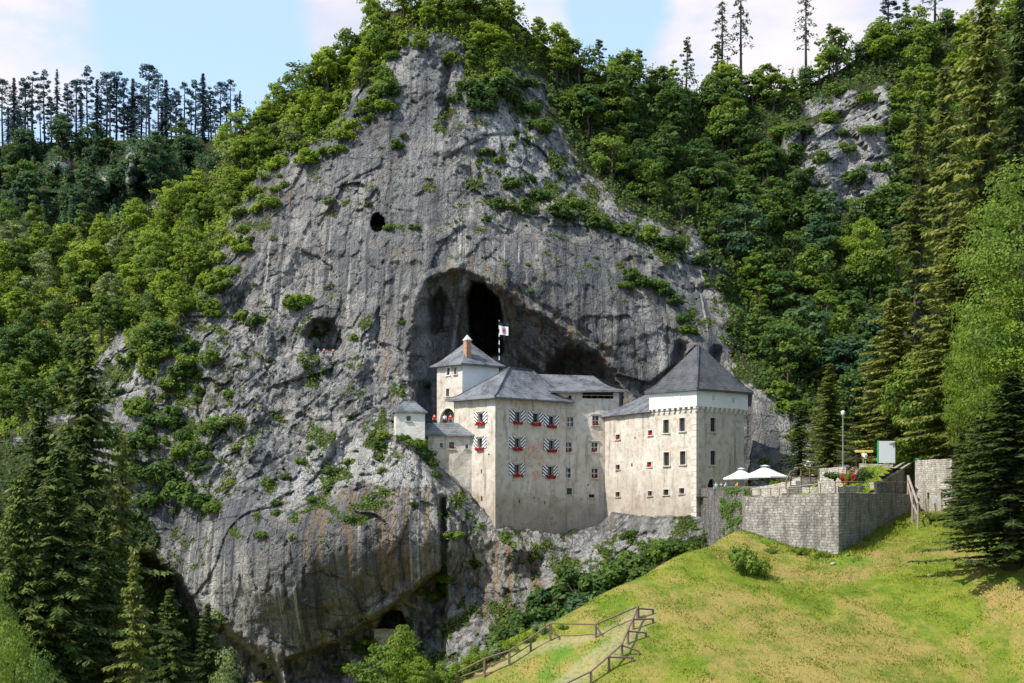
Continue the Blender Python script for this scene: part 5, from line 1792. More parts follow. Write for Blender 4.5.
# --- bushes on the rock, in named clusters
BUSH = {
    'in the gully below the summit': [(505, 76, 2.0, 'mid'), (520, 84, 2.2, 'dark'), (512, 98, 1.6, 'dark'), (530, 110, 1.9, 'dark'), (540, 128, 2.0, 'mid'), (452, 60, 1.6, 'mid'), (455, 100, 1.3, 'dark'), (470, 86, 2.2, 'dark'), (482, 96, 2.8, 'dark'), (494, 88, 2.6, 'dark'), (476, 106, 1.6, 'dark'), (489, 108, 1.8, 'dark')],
    'on the left edge of the summit rock': [(376, 60, 1.8, 'bright'), (400, 46, 1.5, 'mid'), (420, 44, 1.6, 'mid'), (370, 120, 1.4, 'mid'), (352, 128, 1.7, 'bright'), (384, 72, 1.6, 'mid'), (388, 92, 2.0, 'dark'), (378, 106, 1.3, 'dark'), (392, 56, 1.4, 'mid')],
    'on broken rock right of the round hole': [(486, 152, 1.1, 'dark'), (500, 160, 1.3, 'mid'), (512, 185, 1.5, 'dark'), (528, 180, 1.4, 'dark'), (520, 208, 1.7, 'dark'), (498, 206, 1.3, 'dark'), (542, 196, 1.8, 'dark'), (560, 214, 2.0, 'dark'), (575, 205, 1.6, 'mid')],
    'along the left edge of the bare rock': [(326, 112, 1.8, 'bright'), (312, 128, 1.7, 'bright'), (298, 148, 1.9, 'mid'), (282, 162, 1.8, 'bright'), (268, 176, 1.5, 'pale'), (256, 192, 1.6, 'bright'), (240, 214, 1.5, 'pale'), (232, 240, 1.3, 'bright'), (222, 286, 1.7, 'mid'), (210, 306, 1.8, 'mid'), (340, 136, 1.2, 'mid'), (310, 160, 1.1, 'pale')],
    'beside the small round hole': [(388, 228, .9, 'mid'), (398, 146, 1.1, 'dark'), (340, 150, 1.4, 'mid')],
    'on the diagonal ledge above the keep': [(632, 276, 1.5, 'dark'), (642, 282, 1.9, 'dark'), (654, 284, 1.6, 'mid'), (664, 292, 1.7, 'dark'), (674, 302, 1.3, 'dark'), (682, 318, 1.5, 'dark'), (688, 330, 1.2, 'mid'), (626, 286, 1.1, 'mid')],
    'along the rock edge under right slope': [(600, 224, 1.8, 'dark'), (622, 232, 2.0, 'dark'), (648, 236, 1.8, 'mid'), (670, 244, 2.0, 'dark'), (706, 262, 2.2, 'dark'), (716, 286, 1.8, 'dark')],
    'on the left cliff ledge': [(292, 304, 1.9, 'mid'), (303, 300, 1.6, 'bright'), (256, 322, 1.8, 'dark'), (244, 316, 1.4, 'mid'), (228, 272, 1.9, 'bright'), (218, 260, 1.4, 'mid'), (246, 240, 1.4, 'pale')],
    'on the lower left crags': [(222, 424, 2.0, 'mid'), (232, 420, 1.3, 'pale'), (238, 448, 1.1, 'pale'), (196, 360, 2.2, 'mid'), (184, 372, 1.9, 'dark'), (170, 420, 2.4, 'dark'), (186, 434, 2.0, 'dark'), (150, 440, 2.4, 'dark'), (162, 470, 2.4, 'dark'), (196, 500, 1.9, 'dark'), (214, 506, 1.8, 'mid'), (180, 492, 2.0, 'dark'), (140, 405, 2.2, 'mid'), (206, 455, 1.2, 'mid'), (150, 500, 2.2, 'dark'), (132, 470, 2.2, 'dark')],
    'on the pale rock above the bulge': [(268, 484, .9, 'mid'), (300, 460, .8, 'mid'), (330, 470, 1.0, 'dark'), (278, 512, .9, 'dark'), (350, 462, .9, 'mid'), (312, 448, .8, 'dark'), (380, 470, .8, 'mid')],
    'on the rock under the guard house': [(404, 438, 1.0, 'mid'), (416, 444, 1.3, 'mid'), (424, 452, 1.5, 'dark'), (430, 462, 1.3, 'mid'), (436, 474, 1.1, 'dark'), (384, 436, .9, 'mid')],
    'in the cleft beside the bulge': [(440, 588, 1.5, 'dark'), (446, 578, 1.2, 'mid'), (432, 596, 1.2, 'mid'), (420, 590, .9, 'dark')],
    'below the bulge beside the walled-up cave': [(372, 640, 1.2, 'mid'), (360, 650, 1.0, 'dark'), (414, 650, 1.2, 'dark'), (344, 668, 1.3, 'mid')],
    'on the rock slope below the castle': [(545, 600, 2.6, 'dark'), (530, 615, 2.6, 'dark'), (560, 610, 2.8, 'dark'), (580, 595, 2.8, 'dark'), (600, 582, 2.6, 'dark'), (620, 570, 2.6, 'dark'), (628, 556, 1.7, 'mid'), (640, 562, 2.2, 'dark'), (660, 552, 2.0, 'mid'), (676, 545, 1.7, 'dark'), (610, 600, 2.4, 'cool'), (590, 612, 2.6, 'cool'), (552, 630, 2.6, 'cool'), (520, 634, 2.4, 'dark'), (500, 640, 2.2, 'dark'), (570, 578, 2.0, 'dark'), (690, 548, 1.7, 'mid'), (629, 534, 1.3, 'mid')],
    'against the white cliff patch': [(782, 132, 2.4, 'mid'), (786, 158, 2.6, 'dark'), (792, 186, 2.6, 'dark'), (838, 92, 2.0, 'mid'), (856, 178, 2.0, 'dark'), (866, 100, 1.8, 'mid'), (842, 132, 1.2, 'dark'), (790, 214, 2.2, 'dark'), (815, 222, 2.4, 'mid'), (850, 236, 2.4, 'dark'), (884, 210, 2.2, 'mid'), (800, 176, 2.2, 'dark'), (820, 160, 1.6, 'dark'), (846, 150, 1.5, 'mid'), (870, 130, 1.8, 'mid'), (828, 120, 1.6, 'mid'), (806, 130, 1.4, 'dark'), (880, 168, 1.6, 'mid')],
    'on the grey rock right of the keep': [(776, 392, 1.8, 'mid'), (790, 408, 2.0, 'mid'), (764, 384, 1.6, 'dark'), (798, 432, 1.5, 'bright'), (792, 376, 1.8, 'dark')],
}
for where, lst in BUSH.items():
    S = surf([q[0] for q in lst], [q[1] for q in lst])
    order = sorted(range(len(lst)), key=lambda i: lst[i][0])
    for n_, i in enumerate(order):
        px, py, sz, tone = lst[i]
        p = Vector(S[i]) + Vector((0, -.35 * sz, -.35 * sz))
        size = 'small ' if sz < 1.25 else ('big ' if sz > 2.1 else '')
        lab = f"{size}{TONE[tone]} bush {where}, {ORD[n_ + 1]} from left"
        plant('bush', p, sz * 1.15, tone, prng.uniform(.95, 1.3), label=lab, group='bushes on the cliff')

def bushes(poly, spacing, region, pick, size):
    pts = scatter(poly, spacing)
    S = surf([p[0] for p in pts], [p[1] for p in pts])
    for (px, py), p in zip(pts, S):
        h = prng.uniform(*size)
        plant('bush', Vector(p) + Vector((0, -.3 * h, -.35 * h)), h, pick(px, py), prng.uniform(.9, 1.4), region=region)


bushes([(262, 128), (330, 92), (384, 62), (400, 84), (396, 116), (345, 142), (302, 172), (258, 232), (226, 300), (204, 330), (196, 300), (222, 250), (240, 206)], 19, 'on the left shoulder', lambda x, y: prng.choice(['bright', 'bright', 'mid', 'pale']), (1.0, 2.2))
bushes([(100, 340), (190, 320), (236, 380), (214, 470), (190, 530), (150, 510), (120, 460)], 25, 'on the lower left flank', lambda x, y: prng.choice(['mid', 'dark', 'dark']), (1.0, 2.3))
# small bushes rooted on the ledges of the open rock
lm = (up > .42) & (wood < .2) & (cave_s < -12) & (sdf(PX, PY, P_CASTLE) < -9) & (PX > 215) & (PX < 735) & (PY > 70) & (PY < 640)
li = np.argwhere(lm)
got = []
for i, j in li[rng.permutation(len(li))]:
    q = (float(PX[i, j]), float(PY[i, j]))
    if all((q[0] - a) ** 2 + (q[1] - b) ** 2 > 24 ** 2 for a, b in got):
        got.append(q)
        h = prng.uniform(.5, 1.15)
        plant('bush', Vector(V3[i, j]) + Vector((0, -.25 * h, -.3 * h)), h, prng.choice(['mid', 'dark', 'dark', 'pale']), prng.uniform(.9, 1.5), region='on the open cliff')
    if len(got) >= 48:
        break

# --- labels for the woods: by row and place in the row
ROWS = ['top row', 'second row', 'third row', 'fourth row', 'fifth row', 'sixth row', 'seventh row', 'eighth row', 'ninth row', 'tenth row', 'eleventh row', 'twelfth row', 'thirteenth row', 'fourteenth row', 'fifteenth row']
for region in sorted({q['region'] for q in PLANTS if q['region']}):
    mem = [q for q in PLANTS if q['region'] == region]
    for q in mem:
        l = q['o'].location
        q['px'], q['py'] = px_of((l.x, l.y, l.z + q['h'] * .6))
    mem.sort(key=lambda q: q['py'])
    per = 14 if len(mem) > 30 else (15 if 'far ridge' in region else 12)
    if 'ridge' in region:
        per = 40
    for r0 in range(0, len(mem), per):
        row = sorted(mem[r0:r0 + per], key=lambda q: q['px'])
        for n_, q in enumerate(row):
            big_, sm2 = (1.7, .8) if CAT[q['kind']] == 'bush' else (7.4, 4.4)
            size = 'small ' if q['h'] < sm2 else (('tall ' if big_ > 2 else 'big ') if q['h'] > big_ else '')
            kind = 'pine' if q['kind'] == 'pine' else ('spruce' if q['kind'] == 'slim' else CAT[q['kind']])
            rw = '' if 'ridge' in region else ', ' + ROWS[r0 // per]
            place = f'{ORD[n_ + 1]} from left'
            q['o']['label'] = f"{size}{TONE[q['tone']]} {kind} {region}{rw}, {place}"
            q['o']['group'] = {'tree': 'trees ', 'pine': 'pines ', 'spruce': 'spruces ', 'bush': 'bushes '}[kind] + region

# --- undergrowth covering the slopes between the trees
def leaf_cloud(name, P, N, S, tone, mat):
    me_ = leaf_mesh(name, P, N, S, tone)
    o_ = obj(name, me_, mat)
    return tag(o_, kind='stuff')


def cover(poly, n, amp, size, mats, surf_f=surf, avoid=(), thr=-.35):
    xs, ys = [p[0] for p in poly], [p[1] for p in poly]
    q = np.stack([rng.uniform(min(xs), max(xs), n * 3), rng.uniform(min(ys), max(ys), n * 3)], 1)
    k = sdf(q[:, 0], q[:, 1], poly) + 5 * fnoise(q[:, 0], q[:, 1], 16.0, 3) > 0
    k &= fnoise(q[:, 0], q[:, 1], 11.0, 31) > thr
    for P in avoid:
        k &= sdf(q[:, 0], q[:, 1], P) + 5 * fnoise(q[:, 0], q[:, 1], 12.0, 8) < 3
    q = q[k][:n]
    P = surf_f(q[:, 0], q[:, 1])
    cl = sstep(fnoise(q[:, 0], q[:, 1], 7.0, 44), -.3, .7)
    hgt = amp * (.15 + cl) * rng.uniform(.1, 1, len(q))
    P = P + np.stack([0 * hgt, -.75 * hgt, .75 * hgt], 1)
    N = unit(len(q)) * .8 + np.array([-.1, -.5, .75])
    return P, N, size * rng.uniform(.6, 1.4, len(q)), np.clip(.5 * cl + .25 + rng.normal(size=len(q)) * .17, 0, 1)


def merged(parts):
    return [np.concatenate(a) for a in zip(*parts)]


lw = cover([(-30, 225), (0, 228), (90, 225), (130, 218), (200, 192), (255, 110), (330, 66), (374, 10), (392, 40), (384, 80), (350, 95), (332, 140), (285, 150), (240, 205), (216, 262), (196, 300), (150, 385), (120, 330), (70, 400), (20, 440), (-30, 440)], 52000, 1.5, .24, None)
sm_ = cover(P_SUMMIT, 7000, 1.1, .2, None)
leaf_cloud('undergrowth', *merged([lw, sm_]), M['leaf_bright'])  # the sunlit left side is given the brighter leaf colour
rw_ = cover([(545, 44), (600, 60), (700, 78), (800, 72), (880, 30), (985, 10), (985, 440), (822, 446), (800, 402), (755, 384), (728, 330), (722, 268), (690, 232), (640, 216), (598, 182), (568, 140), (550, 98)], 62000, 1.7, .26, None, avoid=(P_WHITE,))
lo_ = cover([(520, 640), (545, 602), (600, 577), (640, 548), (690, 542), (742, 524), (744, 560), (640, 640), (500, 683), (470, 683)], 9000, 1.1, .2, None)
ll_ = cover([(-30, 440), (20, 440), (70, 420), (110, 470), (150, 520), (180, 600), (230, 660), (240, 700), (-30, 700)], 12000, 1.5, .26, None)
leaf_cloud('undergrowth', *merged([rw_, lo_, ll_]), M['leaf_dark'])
fh = cover([(-30, 130), (0, 146), (60, 143), (130, 141), (200, 139), (240, 145), (230, 175), (205, 195), (130, 222), (0, 235), (-30, 235)], 20000, 2.6, .42, None, far_surf, thr=-.2)
leaf_cloud('undergrowth', *fh, M['leaf_cool'])

# tufts and creepers rooted on the open rock, where the grass mask is strong
gm = grass.copy()
gm[wood > .35] = 0
gm[:, (cols < 100) | (cols > 810)] = 0
gm[cave_s > -4] = 0
gm[sdf(PX, PY, P_CASTLE) > -5] = 0
ii = np.argwhere(gm > .42)
ii = ii[rng.permutation(len(ii))[:26000]]
P = V3[ii[:, 0], ii[:, 1]]
hh = rng.uniform(0, .55, len(P)) * gm[ii[:, 0], ii[:, 1]]
P = P + np.stack([rng.normal(size=len(P)) * .12, -.7 * hh, .5 * hh], 1)
leaf_cloud('cliff_tufts', P, unit(len(P)) * .8 + np.array([-.1, -.5, .75]), .15 * rng.uniform(.6, 1.5, len(P)), np.clip(.5 + rng.normal(size=len(P)) * .25, 0, 1), M['leaf_mid'])

# --- grass on the meadow
n = 260000
xx = rng.uniform(-12, 48, n)
yy = 62 + 62 * rng.uniform(0, 1, n) ** 1.1
k = (sdf(xx, yy, EDGE) > -1.2) & (np.abs(xx / yy) < .46)
xx, yy = xx[k], yy[k]
pm = np.minimum(seg_d(xx, yy, [(p.x, p.y) for p in pth]) / 1.2, seg_d(xx, yy, [(p.x, p.y) for p in pth2]) / .9)
cl = fbm(xx / 2.2, yy / 2.2, xx * 0 + 3.7, 3)
k = (rng.uniform(size=len(xx)) < np.clip(.55 + .6 * cl, .12, 1)) & (pm > rng.uniform(.5, 1.2, len(xx)))
xx, yy, cl = xx[k], yy[k], cl[k]
wd2 = seg_d(xx, yy, [(21.5, 112), (29.5, 104.6), (42, 124.5)])
zz = meadow_z(xx, yy)
hb = rng.uniform(.03, .085, len(xx)) * (1 + .4 * np.clip(cl, -1, 1)) * (1 + 1.1 * (wd2 < 2.2))
an = rng.uniform(0, 6.28, len(xx))
dx, dy = np.cos(an) * hb * .8, np.sin(an) * hb * .8
ln = rng.normal(size=(len(xx), 2)) * .5 * hb[:, None]
v = np.stack([np.stack([xx - dx, yy - dy, zz - .03], 1), np.stack([xx + dx, yy + dy, zz - .03], 1), np.stack([xx + ln[:, 0], yy + ln[:, 1], zz + hb * 1.5], 1)], 1).reshape(-1, 3)
me = np_mesh('meadow_grass', v, np.arange(len(v)).reshape(-1, 3))
t = me.attributes.new('tone', 'FLOAT', 'FACE')
t.data.foreach_set('value', np.clip(.6 - .2 * cl + rng.normal(size=len(xx)) * .2, 0, 1).astype(np.float32))
tag(obj('meadow_grass', me, M['grass_blade']), kind='stuff')
# ------------------------------------------------------------------ terrace, walls, railings
def stone_wall(name, pts, label, mat, thick=.6, rough=.05, step=.45, cat='wall', cap=None):
    """pts: (x, y, z bottom, z top) along the wall, left to right as seen"""
    m = MB()
    for (x0, y0, b0, t0), (x1, y1, b1, t1) in zip(pts[:-1], pts[1:]):
        L = math.hypot(x1 - x0, y1 - y0)
        nx_ = max(2, int(L / step))
        nz_ = max(2, int(max(t0 - b0, t1 - b1) / step))
        n = Vector((y1 - y0, -(x1 - x0), 0)) / L
        G = []
        for i in range(nx_ + 1):
            s = i / nx_
            x, y, b, t = x0 + (x1 - x0) * s, y0 + (y1 - y0) * s, b0 + (b1 - b0) * s, t0 + (t1 - t0) * s
            col_ = []
            for j in range(nz_ + 1):
                z = b + (t - b) * j / nz_
                k = float(fbm(np.array([x * .9]), np.array([y * .9]), np.array([z * 1.4]), 3)[0]) * rough * (1 if 0 < i < nx_ else 0)
                zz = z + (float(pn(np.array([x * 1.7]), np.array([y * 1.7]), np.array([.4]))[0]) * .07 if j == nz_ else 0)
                col_.append(Vector((x, y, zz)) + n * k)
            col_.append(col_[-1] - n * thick)
            col_.append(Vector((x, y, b)) - n * thick)
            G.append(col_)
        for i in range(nx_):
            for j in range(nz_ + 2):
                m.poly([G[i][j], G[i + 1][j], G[i + 1][j + 1], G[i][j + 1]])
        m.poly(G[0][::-1])
        m.poly(G[-1])
    base = Vector((pts[0][0], pts[0][1], pts[0][2]))
    wv_ = np.array(m.v)
    al_, best, run = np.zeros(len(wv_)), np.full(len(wv_), 1e9), 0.0
    for (x0, y0, *_a), (x1, y1, *_b) in zip(pts[:-1], pts[1:]):
        L = math.hypot(x1 - x0, y1 - y0)
        tq = ((wv_[:, 0] - x0) * (x1 - x0) + (wv_[:, 1] - y0) * (y1 - y0)) / L
        dq_ = np.abs((wv_[:, 0] - x0) * (y1 - y0) - (wv_[:, 1] - y0) * (x1 - x0)) / L + np.maximum(0, -tq) + np.maximum(0, tq - L)
        k = dq_ < best
        al_[k], best[k] = (tq + run)[k], dq_[k]
        run += L
    o = m.build(name, mat, None, loc=base, off=base)
    o.data.attributes.new('along', 'FLOAT', 'POINT').data.foreach_set('value', al_.astype(np.float32))
    return tag(o, label, cat)


WL, WC, WR = (22.3, 112.0), (29.3, 105.0), (43.3, 126.5)
stone_wall('bastion_wall', [(24.4, 124, -4.5, .35), (*WL, -5.2, .30), (*WC, -6.2, .67), (*WR, -2.4, .66)], 'high grey stone bastion with one sunlit and one shaded face above the meadow', M['masonry'], .7, .07)


def terr_z(x, y):
    return .42 + 2.95 * sstep(x - (32.4 + .08 * (y - 112)), 0, 4.2) * sstep(y, 111.5, 123)


def grid_ground(name, poly, zf, mat, st=.7, kind='structure', shrink=-.2):
    xs, ys = [p[0] for p in poly], [p[1] for p in poly]
    X, Y = np.meshgrid(np.arange(min(xs), max(xs) + st, st), np.arange(min(ys), max(ys) + st, st))
    Z = zf(X, Y) + .05 * fbm(X / 2, Y / 2, X * 0 + 2.2, 2)
    ins = sdf(X, Y, poly) > shrink
    idx = np.arange(X.size).reshape(X.shape)
    k = ins[:-1, :-1] & ins[1:, :-1] & ins[1:, 1:] & ins[:-1, 1:]
    q = np.stack([idx[:-1, :-1], idx[:-1, 1:], idx[1:, 1:], idx[1:, :-1]], -1)[k]
    return tag(obj(name, np_mesh(name, np.stack([X, Y, Z], -1).reshape(-1, 3), q, True), mat), kind=kind)


TPOLY = [(22.6, 112.2), (29.3, 105.5), (43.0, 126.6), (75, 127), (75, 168), (30, 168), (22.5, 150), (24.2, 143), (25.2, 139), (30.5, 132.6), (25, 125)]
grid_ground('terrace_ground', TPOLY, terr_z, M['meadow'])
# entrance terrace wall with creepers, from the gate to the bastion
stone_wall('entrance_wall', [(23.95, 148.5, -14, 1.45), (24.1, 143.0, -14, 1.5), (24.6, 139.0, -14, 1.6), (31.0, 131.5, -12, 1.55)], 'grey stone wall with creepers below the white parasols, beside the keep', M['masonry_shaded'], .6, .08)
n = 5200
t_ = rng.uniform(0, 1, n)
ivx, ivy_ = 24.6 + 6.4 * t_, 139.0 - 7.5 * t_
ivz = rng.uniform(-4, 1.4, n)
kk = fbm(ivx * .8, ivz * .5, ivx * 0 + 1.0, 3) > -.05
tag(obj('ivy', leaf_mesh('ivy', np.stack([ivx, ivy_ - .12, ivz], -1)[kk] + rng.normal(size=(kk.sum(), 3)) * .08, unit(kk.sum()) * .5 + np.array([-.5, -.8, .3]), .13 * rng.uniform(.6, 1.4, kk.sum()), np.clip(.5 + rng.normal(size=kk.sum()) * .2, 0, 1)), M['leaf_mid']), kind='stuff')


def P2(px, Y):
    return ((px - 512) / F * Y, Y)


def zat(py, Y):
    return (HZ - py) / F * Y


# low pale walls of the garden
stone_wall('garden_wall', [(*P2(802, 114.5), .2, zat(487.5, 114.5)), (*P2(838, 112.5), .2, zat(486.5, 112.5)), (*P2(865, 115.5), .2, zat(486, 115.5))], 'low pale garden wall just behind the bastion railing', M['masonry_pale'], .4, .03)
stone_wall('garden_wall', [(*P2(859, 125), 2.0, zat(463.5, 125)), (*P2(893, 124), 2.0, zat(464.5, 124))], 'pale wall in front of the standing person, above the flower bank', M['masonry_pale'], .4, .03)
stone_wall('garden_wall', [(*P2(818, 128), .3, zat(468.5, 128)), (*P2(846, 126), .3, zat(466.5, 126))], 'short pale wall below the rear parasols, beside the street lamp', M['masonry_pale'], .4, .03)
stone_wall('garden_wall', [(*P2(752, 131), .2, zat(488, 131)), (*P2(790, 124), .2, zat(481, 124))], 'low pale wall in front of the white parasols, above the bastion', M['masonry_pale'], .4, .03)
stone_wall('stair_wall', [(*P2(878, 118), .3, zat(484.5, 118)), (*P2(916, 131.5), .3, zat(461, 131.5))], 'dark triangular stair wall with sloping pale coping', M['masonry'], .5, .05)
stone_wall('retaining_wall', [(*P2(915, 126.5), -1.5, zat(460, 126.5)), (*P2(952, 121.5), -3.0, zat(459, 121.5))], 'pale sunlit stone wall between the stair and the dark firs', M['masonry_pale'], .5, .06)
m = MB()
for dy_, dz in ((0, 0), (.9, .14)):
    a_, b_ = Vector((*P2(877.5, 118), zat(483.6, 118))), Vector((*P2(916, 131.5), zat(460.2, 131.5)))
    o_ = Vector((-.55 * dy_, .35 * dy_, dz))
    m.bar(a_ + o_, b_ + o_, .26, .2)
cp_ = Vector((*P2(877.5, 118), .3))
tag(m.build('stair_coping', M['masonry_pale'], None, loc=cp_, off=cp_), 'two sloping pale stone copings on top of the dark stair wall', 'coping')
pl = MB()
pl.box((0, 0, .65), (.55, .5, 1.3))
pl.box((0, 0, 1.33), (.66, .6, .1))
tag(pl.build('stone_pillar', M['masonry_pale'], None, loc=(*P2(873.5, 116), .35), rz=.6), 'short pale stone pillar at the foot of the dark stair wall', 'pillar')

# stone steps with their bent wooden railing
m = MB()
for k in range(5):
    px = 786 + k * 4.6
    m.box((*P2(px, 121 + k * .6), .45 + .42 * k), (2.0, 1.5, .55), rz=.35)
b_ = Vector((*P2(786, 121), .3))
tag(m.build('stone_steps', M['masonry_pale'], None, loc=b_, off=b_), 'short flight of pale stone steps beside the bent brown railing', 'steps')


def railing(name, label, posts, mats, r_post=.05, r_rail=.045, mids=(), cat='railing', square=False, group=None, cross=()):
    """posts: (bottom, top) points; rails run from top to top"""
    root = tag(empty(name, posts[0][0]), label, cat, group)
    o = Vector(posts[0][0])
    for b, t in posts:
        if b is None: continue
        m = MB()
        m.tube([Vector(b) - o - Vector((0, 0, .25)), Vector(t) - o], [r_post * 1.05, r_post], 6)
        m.build('post', mats[0], root)
    m = MB()
    tops = [Vector(t) - o for _b, t in posts]
    for a, b in zip(tops[:-1], tops[1:]):
        m.tube([a, b], [r_rail, r_rail], 6)
    m.build('rail', mats[1], root)
    for f in mids:
        m = MB()
        lo_ = [(Vector(b) + (Vector(t) - Vector(b)) * f) - o for b, t in posts if b is not None]
        for a, b in zip(lo_[:-1], lo_[1:]):
            m.tube([a, b], [r_rail * .7, r_rail * .7], 6)
        m.build('rail', mats[1], root)
    for a, b, g in cross:
        m = MB()
        m.tube([Vector(a) - o, Vector(b) - o], [r_rail, r_rail], 6)
        m.build('crossbar', mats[1], root)
        if g is not None:
            m = MB()
            m.tube([Vector(g) - o - Vector((0, 0, .2)), Vector(b) - o + Vector((0, 0, .06))], [r_post, r_post * .95], 6)
            m.build('post', mats[0], root)
    return root


def wall_top(px):
    k = (px - 512) / F
    for (x0, y0), (x1, y1), z0, z1 in ((WL, WC, .30, .67), (WC, WR, .67, .66)):
        t = (k * y0 - x0) / ((x1 - x0) - k * (y1 - y0))
        if -.02 <= t <= 1.02:
            return Vector((x0 + (x1 - x0) * t - .05, y0 + (y1 - y0) * t + .3, z0 + (z1 - z0) * t))


ps = []
for px, tp in ((752, 489.5), (762, 488.5), (772, 488), (781, 487.5), (790.5, 487), (799.5, 486.3), (811, 484.8), (822, 483.3), (836.8, 482.2), (845, 482), (860, 482), (876.5, 482), (897, 482), (907, 482)):
    b = wall_top(px)
    ps.append((b, Vector((b.x, b.y, zat(tp, b.y)))))
railing('railing', 'thin rusty railing along the top edge of the stone bastion', ps, [M['rail_rust'], M['wood_grey']], .045, .04)
ps = []
for px, bp, tp, Y in ((786, 487, 481, 119), (790.5, 486, 471.8, 120), (801, 485, 467.2, 121.5), (810, 481, 466.8, 122.5), (818.8, 478, 467, 123.5)):
    ps.append((Vector((*P2(px, Y), zat(bp, Y))), Vector((*P2(px, Y), zat(tp, Y)))))
railing('railing', 'bent brown wooden railing beside the pale stone steps', ps, [M['wood'], M['wood']], .075, .065, (.5,))

# wooden stair rail at the right end of the bastion
m = MB()
ps = []
for px, bp, tp, Y in ((908, 492, 476, 120.5), (912.5, 503, 489, 117.5), (918, 515, 504, 114.5)):
    ps.append((Vector((*P2(px, Y), min(zat(bp, Y), ground_z(*P2(px, Y)) if Y < 119 else 9))), Vector((*P2(px, Y), zat(tp, Y)))))
railing('stair_rail', 'grey wooden stair rail leaning down from the bastion to the meadow', ps, [M['wood_grey'], M['wood_grey']], .10, .12, (.55,))
m = MB()
bq = Vector((*P2(912, 119.5), zat(493, 119.5)))
m.box((0, 0, 0), (.3, .3, .2))
m = MB()
a_, b_ = Vector((*P2(911, 119.5), zat(492.6, 119.5))), Vector((*P2(946, 117.5), zat(491.8, 117.5)))
m.bar(a_, b_, 1.1, .12)
for f_ in (.12, .5, .88):
    q = a_.lerp(b_, f_)
    gz = ground_z(q.x, q.y)
    m.box((q.x, q.y, (q.z + gz - .3) / 2), (.16, .16, q.z - gz + .25))
tag(m.build('wooden_platform', M['wood_grey'], None, loc=a_, off=a_), 'narrow grey plank platform on posts between the stair rail and firs', 'platform')
for px, bp, tp, lab in ((927, 513, 499, 'thin leaning wooden stake below the plank platform, nearer the stair rail'), (936, 514, 497, 'wooden stake with small white plate below the plank platform')):
    g_ = ground(px, bp)
    st_ = tag(empty('stake', g_), lab, 'stake')
    m = MB()
    m.tube([(0, 0, -.3), (-.15, 0, zat(tp, g_.y) - g_.z)], [.07, .06], 6)
    m.build('post', M['wood'], st_)
    if px == 936:
        m = MB()
        m.box((-.22, -.1, zat(500, g_.y) - g_.z), (.34, .04, .62), rz=.2)
        m.build('plate', M['white_board'], st_)

# ------------------------------------------------------------------ wooden fences on the meadow
def gp(px, bp, tp):
    g = ground(px, bp)
    return (g, Vector((g.x, g.y, zat(tp, g.y))))


fl = [gp(436, 689, 683.5), gp(456.6, 684, 673.0), gp(484.5, 677.7, 658.7), gp(509.4, 666, 650.6), gp(530.8, 651.3, 637.6), gp(550.4, 641, 623.3), gp(595.8, 638, 624.4), gp(638.3, 617.6, 606.2)]
lf = railing('handrail', 'brown wooden handrail along the left edge of the meadow up to the stairs', fl, [M['wood'], M['wood']], .085, .07, (), 'fence')
o_ = fl[0][0]
for k, dx in ((5, 10), (6, 8)):
    b, t = fl[k]
    m = MB()
    g2 = ground(px_of(b)[0] + dx, px_of(b)[1] - 1)
    m.tube([t - o_ - Vector((0, 0, .1)), g2 - o_ - Vector((0, 0, .1))], [.06, .06], 6)
    m.build('brace', M['wood'], lf)
for i in (1, 2, 3):
    m = MB()
    a_, b_ = fl[i][0].lerp(fl[i][1], .5) - o_, fl[i + 1][0].lerp(fl[i + 1][1], .5) - o_
    m.tube([a_, b_], [.05, .05], 6)
    m.build('rail', M['wood'], lf)
fr_ = [gp(566, 698, 683.5), gp(591, 684, 671.5), gp(609, 672, 656), gp(622, 657.5, 644.2), gp(628, 644, 630), gp(633.3, 629.5, 618.4), gp(637.6, 619, 607.3)]
crs = []
for i, (px, py) in ((6, (653, 609.6)), (5, (653, 618.8)), (4, (646, 632.8)), (3, (638.5, 651)), (2, (632.5, 657.6))):
    a_ = fr_[i][1] if i != 2 else fr_[i][1]
    g2 = ground(px, py + 4.5)
    crs.append((a_ - Vector((0, 0, .08)), Vector((g2.x, g2.y, zat(py, g2.y))), g2))
railing('stair_handrail', 'brown wooden stair handrail with short crossbars climbing the meadow path', fr_, [M['wood'], M['wood']], .085, .07, (), 'fence', cross=crs)
